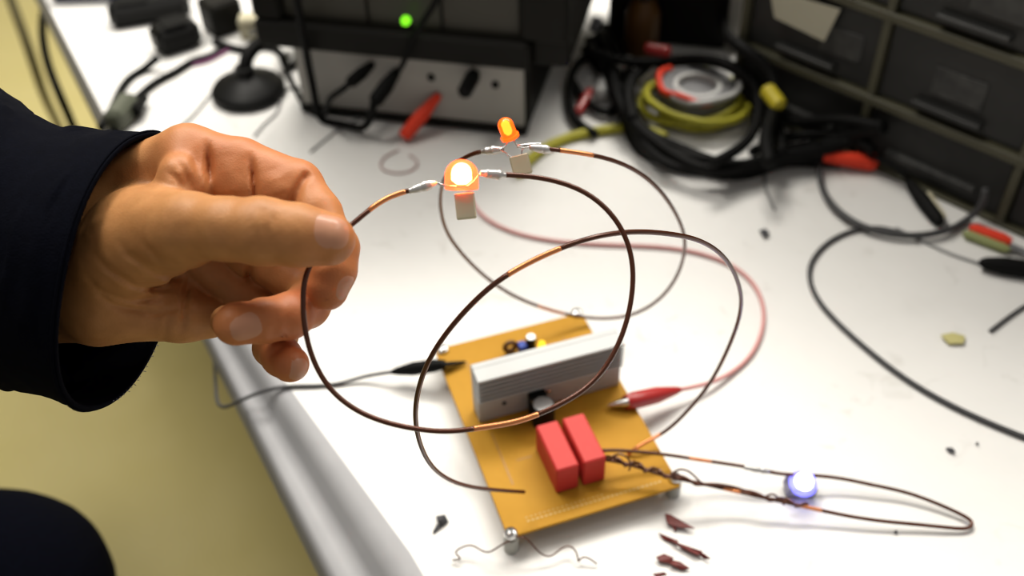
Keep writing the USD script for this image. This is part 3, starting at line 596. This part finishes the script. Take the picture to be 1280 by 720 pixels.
for lab, runs in (('red-brown insulation shaving, farthest of three, right of the board corner', [[(831, 643), (838, 644), (850, 652), (868, 661), (848, 660), (834, 655)], [(838, 655), (846, 660), (844, 665)]]),
                  ('longest red-brown insulation shaving, middle one of three', [[(823, 667), (836, 673), (848, 677), (846, 681), (830, 675)], [(840, 677), (862, 685), (878, 690), (872, 695), (852, 686)], [(866, 686), (880, 693), (888, 699), (880, 699)]]),
                  ('red-brown insulation shaving, nearest of three, low on the table', [[(820, 697), (830, 693), (842, 698), (838, 705), (824, 702)], [(836, 700), (850, 703), (862, 711), (852, 713), (838, 706)]]),
                  ('dark sliver at the bottom picture edge below the shavings', [[(816, 718), (830, 716), (834, 719), (820, 722)]])):
    t = thing('insulation_shaving', lab, 'shaving', at(*runs[0][0], 0))
    for px in runs:
        pts = np.array([at(u, v, .0005 + .0022 * rng.random()) for u, v in px])
        obj('curl', trimesh.Trimesh(np.vstack([pts, pts + [0, 0, .0008]]), process=False).convex_hull, 'red_brown', t, smooth=False)
scrap('foam_crumb', 'pale yellow crumb on the right of the table', [(1176, 420), (1190, 417), (1206, 421), (1204, 430), (1186, 431)], .003, mat('pale_yellow_foam', (.72, .66, .28), .7), cat='crumb')
scrap('dark_crumb', 'tiny dark crumb right of the blue-white lamp', [(1182, 561), (1190, 561), (1194, 566), (1187, 566)], .0012, 'debris', cat='crumb')
scrap('dark_crumb', 'tiny dark crumb on the table below the cable bundle', [(949, 289), (957, 287), (962, 293), (955, 297)], .002, 'debris', cat='crumb')
scrap('dark_crumb', 'tiny speck above the dark crumb beside the blue-white lamp', [(1219, 555), (1222, 554), (1223, 557)], .0006, 'debris', cat='crumb')
scrap('dark_crumb', 'small grey fleck below the long copper loop near its tip', [(1117, 665), (1121, 664), (1121, 668)], .0006, 'debris', cat='crumb')

# ------------------------------------------------------------------ left back of the table
md = at(312, 118, 0)
rb = thing('weighted_base', 'round black weighted stand base on the table behind the hand', 'stand', md)
obj('disc', put(lathe([(.030, 0), (.033, .002), (.033, .007), (.030, .011), (.016, .017), (.009, .020), (.0085, .028)], 40), trimesh.transformations.translation_matrix(md)), 'black', rb)
nk = spline([md + np.array([0, 0, .024]), md + np.array([.004, .010, .034]), md + np.array([.014, .03, .036]), md + np.array([.022, .055, .026]), md + np.array([.022, .08, .010])], step=.004)
obj('gooseneck', tube(nk, .0062, 12), 'black_soft', rb, smooth=True)
def slab(name, label, cat, a, b, w, h, z, material, ch=.004, extra=None):
    A, B = at(*a, 0), at(*b, 0); L = np.linalg.norm(B - A); m = frame((A + B) / 2 + np.array([0, 0, z]), B - A)
    t = thing(name, label, cat, (A + B) / 2)
    obj('body', put(box((-L / 2, -w / 2, 0), (L / 2, w / 2, h), ch), m), material, t)
    return t, m, L
t, m_, L_ = slab('power_adapter', 'black power adapter nearer the round base', 'adapter', (196, 67), (250, 50), .030, .026, 0, 'black', .006)
obj('cord', tube(spline([at(197, 72, .012), at(180, 86, .004), at(160, 100, .003), at(142, 132, .003), at(126, 160, .003)], step=.004), .0035, 10), 'black_soft', t, smooth=True)
obj('rib', put(box((-L_ / 4, -.012, .0255), (L_ / 4, .012, .0275), .001), m_), 'black_soft', t)
t, m_, L_ = slab('handset', 'long black handset lying behind the power adapter', 'handset', (140, 31), (240, 15), .030, .022, 0, 'black', .006)
obj('grip', put(box((-L_ / 2 + .01, -.010, .021), (-L_ / 2 + .04, .010, .0235), .001), m_), 'black_soft', t)
t, m_, L_ = slab('storage_box', 'dark blue box at the far left corner of the bench', 'box', (78, -12), (250, -18), .06, .030, 0, 'navy_box', .002)
obj('lid', put(box((-L_ / 2 - .001, -.031, .024), (L_ / 2 + .001, .031, .032), .001), m_), 'navy_box', t)
t, m_, L_ = slab('plug_adapter', 'cream plug adapter beside the black instrument', 'adapter', (303, 46), (336, 44), .018, .022, 0, 'cream', .002)
obj('prong', put(box((-.003, -.016, .009), (.003, -.008, .012), .0005), m_), 'steel', t)
slab('black_box', 'small black box among the cables between round base and instrument', 'box', (262, 44), (300, 30), .03, .034, 0, 'black_box', .003)
cable('black_cable', 'black cable trailing from the round base to the far left table edge', [(278, 60), (262, 70), (242, 76), (222, 88), (196, 102), (172, 122), (150, 148), (134, 176)], .0034, 'black_soft')
cable('black_cable', 'black cable hooked round the cream plug adapter', [(268, 52), (286, 58), (306, 62), (330, 58), (350, 66), (362, 84), (372, 72), (378, 40)], .0034, 'black_soft')
cable('pink_wire', 'thin purplish wire behind the round base', [(222, 84), (240, 81), (258, 77), (276, 68), (290, 60)], .0016, mat('purple_wire', (.32, .10, .24), .5), cat='wire')
for lab, px in (('pale thin wire on the table above the knuckles, nearest the sleeve', [(226, 158), (240, 146), (254, 130), (268, 112)]), ('pale thin wire on the table left of the red plug', [(388, 190), (410, 172), (434, 156), (452, 148)]),
                ('grey thin wire in front of the round base', [(318, 170), (332, 154), (346, 140), (352, 118)]), ('grey wire between the round base and the white panel', [(356, 112), (385, 108), (412, 106), (436, 100)])):
    cable('thin_wire', lab, px, .0011, 'pale_cable', cat='wire')
t, m_, L_ = slab('cable_plug', 'grey-green cable plug by the table edge behind the sleeve', 'plug', (146, 166), (168, 138), .018, .02, 0, 'olive', .004)
obj('strain_relief', spindle(at(168, 140, .010), at(182, 122, .007), [(0, .0055), (1, .0028)]), 'black_soft', t)
# red pale marker loops on the table between the red plug and the lamp
for lab, px in (('faint reddish wire loop on the table under the red plug', [(498, 188), (482, 196), (476, 208), (490, 216), (512, 214), (522, 204), (512, 194)]),):
    cable('thin_wire', lab, px, .0010, mat('pale_pink_wire', (.60, .42, .40), .6), cat='wire')
# cables hanging in front of the floor, beyond the table edge
h1 = [at(66, -30, -.12), at(56, 8, -.12), at(53, 40, -.12), at(60, 80, -.13), at(76, 122, -.15), at(92, 160, -.20), at(104, 200, -.28), at(112, 240, -.40), at(118, 270, FZ + .01)]
t = thing('hanging_cable', 'thick black cable hanging down beside the far table edge', 'cable', h1[-1]); obj('jacket', tube(spline(h1, step=.008), .0052, 10), 'black_soft', t, smooth=True)
h2 = [at(2, -40, -.25), at(14, 0, -.30), at(30, 44, -.36), at(46, 92, -.44), at(60, 130, -.54), at(78, 168, -.66), at(90, 200, FZ + .01)]
t = thing('hanging_cable', 'grey-beige hose hanging left of the thick black cable', 'hose', h2[-1]); obj('jacket', tube(spline(h2, step=.01), .0085, 10), 'floor_tube', t, smooth=True)
#HAND
# ------------------------------------------------------------------ the person: hand, sleeve, seated body
def cp(u, v, d): return np.array([(u - 640) / F * d, (360 - v) / F * d, d]) * 1000.0        # millimetres: right, up, away
def cam_to_world(p): p = np.asarray(p) / 1000.0; return C0 + p[..., :1] * RX + p[..., 1:2] * RU + p[..., 2:3] * FW
def seg(P, a, b, ra, rb):
    ab = b - a; t = np.clip(((P - a) @ ab) / (ab @ ab), 0, 1)
    return np.linalg.norm(P - a - t[..., None] * ab, axis=-1) - (ra + (rb - ra) * t)
def smin(a, b, k):
    h = np.clip(.5 + .5 * (b - a) / k, 0, 1); return b + (a - b) * h - k * h * (1 - h)
def chain(P, J, k=2.5):
    d = None
    for (a, ra), (b, rb) in zip(J[:-1], J[1:]):
        s = seg(P, a, b, ra, rb); d = s if d is None else smin(d, s, k)
    return d
THUMB = [(cp(170, 285, .378), 15.5), (cp(238, 284, .352), 12.2), (cp(282, 286, .345), 10.9), (cp(326, 289, .3425), 11.5), (cp(372, 294, .3445), 10.9), (cp(410, 299, .347), 9.4)]
INDEX = [(cp(236, 193, .388), 11.2), (cp(300, 206, .386), 10.2), (cp(372, 232, .382), 9.5), (cp(398, 268, .376), 8.8), (cp(419, 310, .370), 8.5), (cp(418, 338, .368), 8.0), (cp(409, 362, .367), 7.7)]
MIDDLE = [(cp(240, 246, .402), 11.2), (cp(318, 318, .399), 9.6), (cp(394, 364, .391), 9.0), (cp(384, 382, .379), 8.4), (cp(362, 395, .366), 8.3), (cp(330, 401, .359), 8.0), (cp(294, 405, .3535), 7.6)]
RING = [(cp(232, 304, .406), 10.8), (cp(300, 360, .407), 9.2), (cp(352, 404, .402), 8.4), (cp(346, 420, .392), 7.8), (cp(342, 434, .382), 7.5), (cp(352, 446, .374), 7.2), (cp(363, 455, .3675), 6.9)]
PINKY = [(cp(222, 356, .408), 9.6), (cp(262, 386, .410), 8.2), (cp(292, 398, .407), 7.4), (cp(300, 404, .395), 6.9), (cp(296, 404, .383), 6.6), (cp(284, 402, .374), 6.2)]
# creases: (pixel polyline, half width px, depth mm, which finger)
def crease(P, uv, pts, w, depth, taper=.35):
    pts = np.asarray(pts, float); d = np.full(uv.shape[:-1], 1e9); along = np.zeros(uv.shape[:-1])
    L = np.linalg.norm(np.diff(pts, axis=0), axis=1); S = np.concatenate([[0], np.cumsum(L)]) / L.sum()
    for i, (a, b) in enumerate(zip(pts[:-1], pts[1:])):
        ab = b - a; t = np.clip(((uv - a) @ ab) / (ab @ ab), 0, 1); q = np.linalg.norm(uv - a - t[..., None] * ab, axis=-1)
        along = np.where(q < d, S[i] + t * (S[i + 1] - S[i]), along); d = np.minimum(d, q)
    return depth * np.exp(-(d / w) ** 2) * np.clip(along / taper, 0, 1) * np.clip((1.15 - along) / .3, 0, 1)
def uv_of(P): return np.stack([640 + F * P[..., 0] / P[..., 2], 360 - F * P[..., 1] / P[..., 2]], -1)
def hand_sdf(P):
    uv = uv_of(P)
    th, ix, md_, rg, pk = (chain(P, J) for J in (THUMB, INDEX, MIDDLE, RING, PINKY))
    # creases
    ix = smin(ix, seg(P, cp(262, 226, .386), cp(352, 250, .381), 10, 8.6), 5)
    ix = ix + crease(P, uv, [(313, 188), (315, 208), (320, 250), (322, 270)], 4.2, 2.6) + crease(P, uv, [(387, 214), (376, 230), (367, 250), (364, 268)], 5.5, 1.9, .15) + crease(P, uv, [(258, 172), (261, 200), (267, 245)], 4.6, 3.0) \
        - crease(P, uv, [(340, 212), (350, 244)], 15, .9) - crease(P, uv, [(284, 196), (292, 244)], 14, 1.0) + crease(P, uv, [(428, 318), (398, 332)], 4, .7)
    th = th + crease(P, uv, [(318, 262), (315, 276), (317, 290)], 4.2, .45) + crease(P, uv, [(329, 258), (327, 276), (330, 294)], 4.2, .5) + crease(P, uv, [(342, 264), (343, 284)], 4.2, .3) - crease(P, uv, [(322, 262), (322, 285)], 12, .5)
    md_ = md_ + crease(P, uv, [(312, 325), (311, 372)], 4.2, 2.4) + crease(P, uv, [(335, 380), (345, 404), (340, 425)], 6, .5)
    rg = rg + crease(P, uv, [(334, 444), (354, 436)], 4.4, .7)
    # palm: metacarpals fanning from the wrist
    wr = smin(seg(P, cp(120, 306, .398), cp(-60, 300, .430), 21, 25), seg(P, cp(118, 372, .398), cp(-60, 372, .430), 17.5, 22), 14)
    mc = smin(seg(P, cp(150, 236, .400), cp(236, 193, .388), 14.5, 11.2), seg(P, cp(135, 282, .402), cp(240, 246, .402), 14, 11.5), 9)
    mc = smin(mc, seg(P, cp(128, 330, .402), cp(232, 304, .406), 13.5, 11), 9)
    mc = smin(mc, seg(P, cp(124, 368, .400), cp(222, 356, .408), 13, 10), 9)
    hy = seg(P, cp(128, 388, .390), cp(226, 396, .398), 12.5, 9.5)
    hy = smin(hy, seg(P, cp(226, 396, .398), cp(262, 398, .402), 9.3, 8.2), 5)
    thenar = smin(seg(P, cp(140, 320, .378), cp(222, 296, .358), 14.5, 11.5), seg(P, cp(138, 345, .384), cp(200, 318, .370), 12, 9), 8)
    web = seg(P, cp(226, 222, .374), cp(250, 232, .376), 8.5, 5.5)
    d = smin(wr, mc, 12); d = smin(d, hy, 9); d = smin(d, thenar, 10)
    d = smin(d, web, 9)
    grooves = crease(P, uv, [(255, 165), (258, 195), (262, 240)], 4.5, 1.8)
    for pts, w, dep in (([(216, 192), (229, 212), (238, 234)], 4.6, 1.0), ([(206, 210), (222, 224), (234, 240)], 4.4, .8), ([(188, 224), (212, 234), (228, 240)], 4.5, .5), ([(241, 186), (246, 210), (250, 234)], 4.4, .6),
                        ([(112, 312), (135, 336), (170, 358), (205, 362)], 4.6, 1.5), ([(146, 296), (160, 318), (196, 342), (225, 348)], 4.6, 1.6), ([(176, 300), (196, 322), (226, 332)], 4.4, 1.1), ([(104, 350), (140, 380), (190, 392), (226, 386)], 5, 1.1),
                        ([(100, 336), (122, 362), (160, 376), (198, 374)], 4.4, 1.0), ([(242, 330), (232, 368), (228, 410)], 4.5, 1.6), ([(196, 360), (210, 392), (205, 425)], 4, .5)):
        grooves = np.maximum(grooves, crease(P, uv, pts, w, dep))
    d = d + grooves
    d = smin(d, th, 8)
    d = smin(d, ix, 4)
    d = smin(d, md_, 3); d = smin(d, rg, 2.2); d = smin(d, pk, 2.2)
    d = d + .35 * (meshkit.noise(P / 9.0, 3) - .5) + .25 * (meshkit.noise(P / 4.0, 8) - .5)
    return d
def surface_nets(fn, lo, hi, h):
    """A closed mesh of fn = 0 on a grid of step h."""
    ax = [np.arange(a, b + h, h) for a, b in zip(lo, hi)]
    cx = [np.arange(a, b + 4 * h + 1e-9, 4 * h) for a, b in zip(lo, hi)]      # a coarse pass first; the fine one only near the surface
    DC = fn(np.stack(np.meshgrid(*cx, indexing='ij'), -1)); D = np.empty([len(a) for a in ax])
    ii = [np.clip(np.rint((a - l) / (4 * h)).astype(int), 0, len(c) - 1) for a, l, c in zip(ax, lo, cx)]
    for i in range(0, len(ax[0]), 16):
        D[i:i + 16] = DC[np.ix_(ii[0][i:i + 16], ii[1], ii[2])]
        q = np.argwhere(np.abs(D[i:i + 16]) < 7.5 * h)
        if len(q): D[i + q[:, 0], q[:, 1], q[:, 2]] = fn(np.stack([ax[0][i + q[:, 0]], ax[1][q[:, 1]], ax[2][q[:, 2]]], -1))
    for k in range(3):
        sl = [slice(None)] * 3
        for e in (0, -1): sl[k] = e; D[tuple(sl)] = np.maximum(D[tuple(sl)], .5)
    ins = D < 0; shp = np.array(D.shape) - 1
    acc = np.zeros((*shp, 3)); cnt = np.zeros(shp)
    base = np.stack(np.meshgrid(*[np.arange(s) for s in shp], indexing='ij'), -1).astype(float)
    cor = [(i, j, k) for i in (0, 1) for j in (0, 1) for k in (0, 1)]
    sub = lambda A, c: A[c[0]:c[0] + shp[0], c[1]:c[1] + shp[1], c[2]:c[2] + shp[2]]
    for x in range(8):
        for k in range(3):
            a = cor[x]
            if a[k]: continue
            b = list(a); b[k] = 1
            da, db = sub(D, a), sub(D, b); cross = (da < 0) != (db < 0)
            t = np.where(cross, da / np.where(cross, da - db, 1), 0)
            p = base + np.array(a); p[..., k] += t
            acc += np.where(cross[..., None], p, 0); cnt += cross
    on = cnt > 0; idx = -np.ones(shp, int); idx[on] = np.arange(on.sum())
    V = acc[on] / cnt[on][:, None] * h + np.array([a[0] for a in ax]); f = []
    for k in range(3):
        o1, o2 = [(1, 2), (2, 0), (0, 1)][k]
        sl0, sl1 = [slice(1, -1)] * 3, [slice(1, -1)] * 3
        sl0[k], sl1[k] = slice(0, -1), slice(1, None)
        s0, s1 = ins[tuple(sl0)], ins[tuple(sl1)]
        for want, flip in (((s0 & ~s1), False), ((~s0 & s1), True)):
            q = np.argwhere(want)
            if not len(q): continue
            q = q.copy()
            for j in range(3):
                if j != k: q[:, j] += 1
            def cell(a, b): c = q.copy(); c[:, o1] -= a; c[:, o2] -= b; return idx[c[:, 0], c[:, 1], c[:, 2]]
            A, B, Cc, Dd = cell(1, 1), cell(0, 1), cell(0, 0), cell(1, 0)
            quad = [np.stack([A, B, Cc], 1), np.stack([A, Cc, Dd], 1)]
            f += [x[:, ::-1] for x in quad] if flip else quad
    f = np.vstack(f); f = f[(f >= 0).all(1)]
    return trimesh.Trimesh(V, f, process=False)
hm = surface_nets(hand_sdf, (-225, -45, 325), (-45, 72, 445), .85)
hm = max(hm.split(only_watertight=False), key=lambda m: len(m.faces))
trimesh.smoothing.filter_taubin(hm, .5, .53, 6)
HV = np.array(hm.vertices)
who = thing('person', 'person in a dark navy jacket and trousers, left hand pinching the copper ring', 'person', (-.74, .52, FZ))
hb = obj('body', trimesh.Trimesh(cam_to_world(HV), hm.faces, process=False), 'skin', who, smooth=True, label='bare hand, thumb and forefinger pinching the wire')
# redness: finger ends, knuckle folds and the index side
def near(P, c, r): return np.exp(-((P - c) ** 2).sum(-1) / r ** 2)
gm = UsdGeom.Mesh.Get(stage, hb.path); red = np.zeros(len(HV))
for c, r, a in [(INDEX[2][0], 22, .5), (INDEX[6][0], 16, .75), (MIDDLE[6][0], 16, .7), (RING[6][0], 14, .8), (THUMB[5][0], 14, .4), (INDEX[1][0], 22, .55), (cp(228, 195, .378), 16, .35), (MIDDLE[4][0], 14, .5), (THUMB[3][0], 8, .3)]: red += a * near(HV, c, r)
red = np.clip(.8 * red + .12 * (meshkit.fbm(HV / 14.0, 3, 4) - .5), 0, .9)
pts_now = np.array(gm.GetPointsAttr().Get())
if len(pts_now) == len(red): UsdGeom.PrimvarsAPI(gm).CreatePrimvar('redness', Sdf.ValueTypeNames.FloatArray, 'vertex').Set(Vt.FloatArray.FromNumpy(red.astype(np.float32)))
# nails: thin curved plates laid on the finger ends
def grad(P, e=.4): return np.stack([hand_sdf(P + np.eye(3)[k] * e) - hand_sdf(P - np.eye(3)[k] * e) for k in range(3)], -1)
def nail(u, v, dirn_px, hl, hw, tilt=(0, 0, 0), label=None):
    o = np.array([(u - 640) / F, (360 - v) / F, 1.0]); o /= np.linalg.norm(o); t = 310.0
    for _ in range(60): t += .8 * float(hand_sdf((o * t)[None])[0])
    c = o * t; n = grad(c[None], 1.5)[0]; n = n / np.linalg.norm(n) + np.array(tilt, float); n /= np.linalg.norm(n)
    a = np.array([dirn_px[0], -dirn_px[1], 0.]); a -= n * (a @ n); a /= np.linalg.norm(a); b = np.cross(n, a)
    R, T = np.meshgrid(np.linspace(0, 1, 9), np.linspace(0, 2 * math.pi, 33)[:-1], indexing='ij')
    ca, sa = np.cos(T), np.sin(T); ex = 2.6
    x = R * hl * np.sign(ca) * np.abs(ca) ** (2 / ex); y = R * hw * np.sign(sa) * np.abs(sa) ** (2 / ex)
    Q = c + a * x[..., None] + b * y[..., None] + n * 6
    dn = np.zeros(Q.shape[:2])
    for _ in range(40): dn += .7 * np.clip(hand_sdf(Q - n * dn[..., None]), -2, 3); dn = np.minimum(dn, 12)
    S = Q - n * dn[..., None]
    S0 = S + n * (.30 - .42 * R[..., None] ** 3); S1 = S - n * .5
    m = grid_mesh(np.concatenate([S0, S1[::-1]], 0), wrap_v=True)
    m.fix_normals()
    obj('fingernail', trimesh.Trimesh(cam_to_world(m.vertices), m.faces, process=False), 'nail', hb, smooth=60, label=label)
nail(416, 287, (1, -.02), 7.2, 6.6, (.12, .12, 0), label='thumb nail')
nail(308, 411, (-1, .10), 6.0, 5.0, (0, -.25, 0), label='nail of the curled middle finger')
nail(432, 360, (-.25, 1), 5.2, 3.8, (.55, 0, .1), label='nail of the forefinger')
nail(377, 463, (.25, 1), 4.6, 3.6, (.6, -.1, .1), label='nail of the lowest fingertip')

# sleeve: an open tube of navy cloth; rings given by top, bottom and near-side bulge in the picture, each at its own distance
def cuff_ring(c, a, b, n=72, drop=0):
    """c = (u, v, d); a, b = (du, dv, dd) half axes"""
    t = np.arange(n) * 2 * math.pi / n; ct, st = np.cos(t), np.sin(t)
    ex = 2.25; ct = np.sign(ct) * np.abs(ct) ** (2 / ex); st = np.sign(st) * np.abs(st) ** (2 / ex)
    q = np.array(c)[None] + ct[:, None] * np.array(a)[None] + st[:, None] * np.array(b)[None]
    return np.stack([cp(*x) for x in q])
rings = [cuff_ring((152, 339, .388), (28, -172, 0), (-76, 22, -.040)),
         cuff_ring((132, 336, .390), (26, -170, 0), (-76, 20, -.042)),
         cuff_ring((98, 331, .394), (22, -167, 0), (-72, 16, -.045)),
         cuff_ring((54, 326, .400), (16, -166, 0), (-64, 10, -.048)),
         cuff_ring((10, 306, .408), (4, -178, 0), (-56, 6, -.050)),
         cuff_ring((-50, 276, .420), (-8, -198, 0), (-50, 4, -.052)),
         cuff_ring((-150, 258, .445), (-10, -200, 0), (-44, 2, -.054)),
         cuff_ring((-260, 262, .480), (-10, -188, 0), (-40, 0, -.055)),
         cuff_ring((-350, 250, .520), (-20, -176, 0), (-44, -6, -.056))]
R_ = np.array(rings); tt = np.linspace(0, len(R_) - 1, 90)
R_ = CubicSpline(np.arange(len(R_)), R_)(tt)
nn = meshkit.fbm(R_ / np.array([34, 60, 60.0]), 4, 11) - .5
nn2 = np.sin(tt * 5.1)[:, None] * .5 + .5
cen_ = R_.mean(1, keepdims=True); dirs = R_ - cen_; dirs /= np.linalg.norm(dirs, axis=-1, keepdims=True)
amp_ = np.clip((tt - .3) / 2.0, 0, 1)[:, None]
outer = R_ + dirs * (amp_ * (8 * nn + 1.6 * nn2 * (nn > 0)))[..., None]
inner = outer[:22] - dirs[:22] * 1.8
lip = outer[:1] + (outer[:1] - outer[2:3]) * .25 - dirs[:1] * .9
allr = np.concatenate([inner[::-1], lip, outer], 0)
# upper arm up to the shoulder, and the torso, in room space
def to_cam(w): q = np.asarray(w) - C0; return np.stack([q @ RX, q @ RU, q @ FW], -1) * 1000
sl = obj('jacket_sleeve', trimesh.Trimesh(cam_to_world(grid_mesh(allr, wrap_v=True).vertices), grid_mesh(allr, wrap_v=True).faces, process=False), 'jacket', who, smooth=True, label='wide navy jacket cuff and sleeve')
hem = outer[3] + dirs[3] * .35
obj('cuff_seam', trimesh.Trimesh(cam_to_world(tube(hem, .55, 6, closed=True).vertices), tube(hem, .55, 6, closed=True).faces, process=False), 'jacket', sl, smooth=True)
fr = []
for i in np.linspace(38, 53, 26):
    k = int(i); p = lip[0][k] * (1 - i + k) + lip[0][(k + 1) % 72] * (i - k)
    q = p + np.array([rng.uniform(.3, 1.5), rng.uniform(-.9, .3), rng.uniform(-.5, .5)])
    fr.append(tube(np.array([p, (p + q) / 2 + rng.uniform(-.2, .2, 3), q]), .16, 5))
fr = trimesh.util.concatenate(fr)
obj('frayed_thread', trimesh.Trimesh(cam_to_world(fr.vertices), fr.faces, process=False), 'thread', sl, kind='stuff', label='pale frayed threads along the lower cuff edge')
elbow = cam_to_world(R_[-1].mean(0)[None])[0]
def blob(joints, k=25., step=9., pad=40):
    """one smooth body from a list of (a, b, ra, rb) in metres"""
    J = [(np.array(a) * 1000, np.array(b) * 1000, ra * 1000, rb * 1000) for a, b, ra, rb in joints]
    pts = np.array([x for a, b, ra, rb in J for x in (a - ra, a + ra, b - rb, b + rb)])
    def fn(P):
        d = None
        for a, b, ra, rb in J: s = seg(P, a, b, ra, rb); d = s if d is None else smin(d, s, k)
        return d + 9 * (meshkit.fbm(P / 90.0, 3, 5) - .5)
    m = surface_nets(fn, pts.min(0) - pad, pts.max(0) + pad, step); m.vertices = m.vertices / 1000; return m
sh = np.array([-.70, .68, .44]); hipL, hipR = np.array([-.80, .60, -.14]), np.array([-.80, .44, -.14])
shR = np.array([-.74, .34, .44])
obj('jacket', blob([(elbow + [-.005, 0, 0], sh, .056, .072), (sh, (-.74, .51, .46), .07, .075), (shR, (-.74, .51, .46), .07, .075), ((-.75, .51, .40), (-.80, .52, .05), .135, .13), ((-.75, .58, .38), (-.80, .60, -.02), .10, .11), ((-.75, .44, .38), (-.80, .44, -.02), .10, .11),
                    (shR, (-.80, .22, .18), .065, .055), ((-.80, .22, .18), (-.60, .26, .0), .052, .045)], 45), 'jacket', who, smooth=True)
kneeR = at(2, 752, -.16); kneeL = np.array([-.60, .78, -.14])
obj('trousers', blob([(hipR, kneeR, .085, .070), (hipL, kneeL, .085, .065), (hipL, hipR, .10, .10), (kneeR, kneeR + [-.22, .02, -.44], .066, .05), (kneeL, kneeL + [-.16, .0, -.44], .066, .05)], 40), 'jacket', who, smooth=True, label='dark navy trouser knee')
for kn, back in ((kneeR, -.24), (kneeL, -.18)):
    ft = kn + np.array([back, .01, 0]); ft[2] = FZ
    obj('shoe', blob([(ft + [-.02, 0, .045], ft + [.15, 0, .035], .042, .034), (ft + [0, 0, .05], ft + [0, 0, .12], .042, .04)], 20, 7), 'black', who, smooth=True)
stl = thing('stool', 'black round lab stool under the seated person', 'stool', (-.86, .52, FZ))
obj('seat', put(lathe([(.16, -.305), (.18, -.30), (.18, -.275), (.16, -.265)], 40), trimesh.transformations.translation_matrix((-.86, .52, 0))), 'black_soft', stl)
obj('post', put(lathe([(.025, FZ + .03), (.025, -.305)], 20), trimesh.transformations.translation_matrix((-.86, .52, 0))), 'steel', stl)
obj('foot_plate', put(lathe([(.17, FZ), (.17, FZ + .012), (.03, FZ + .035)], 40), trimesh.transformations.translation_matrix((-.86, .52, 0))), 'black', stl)
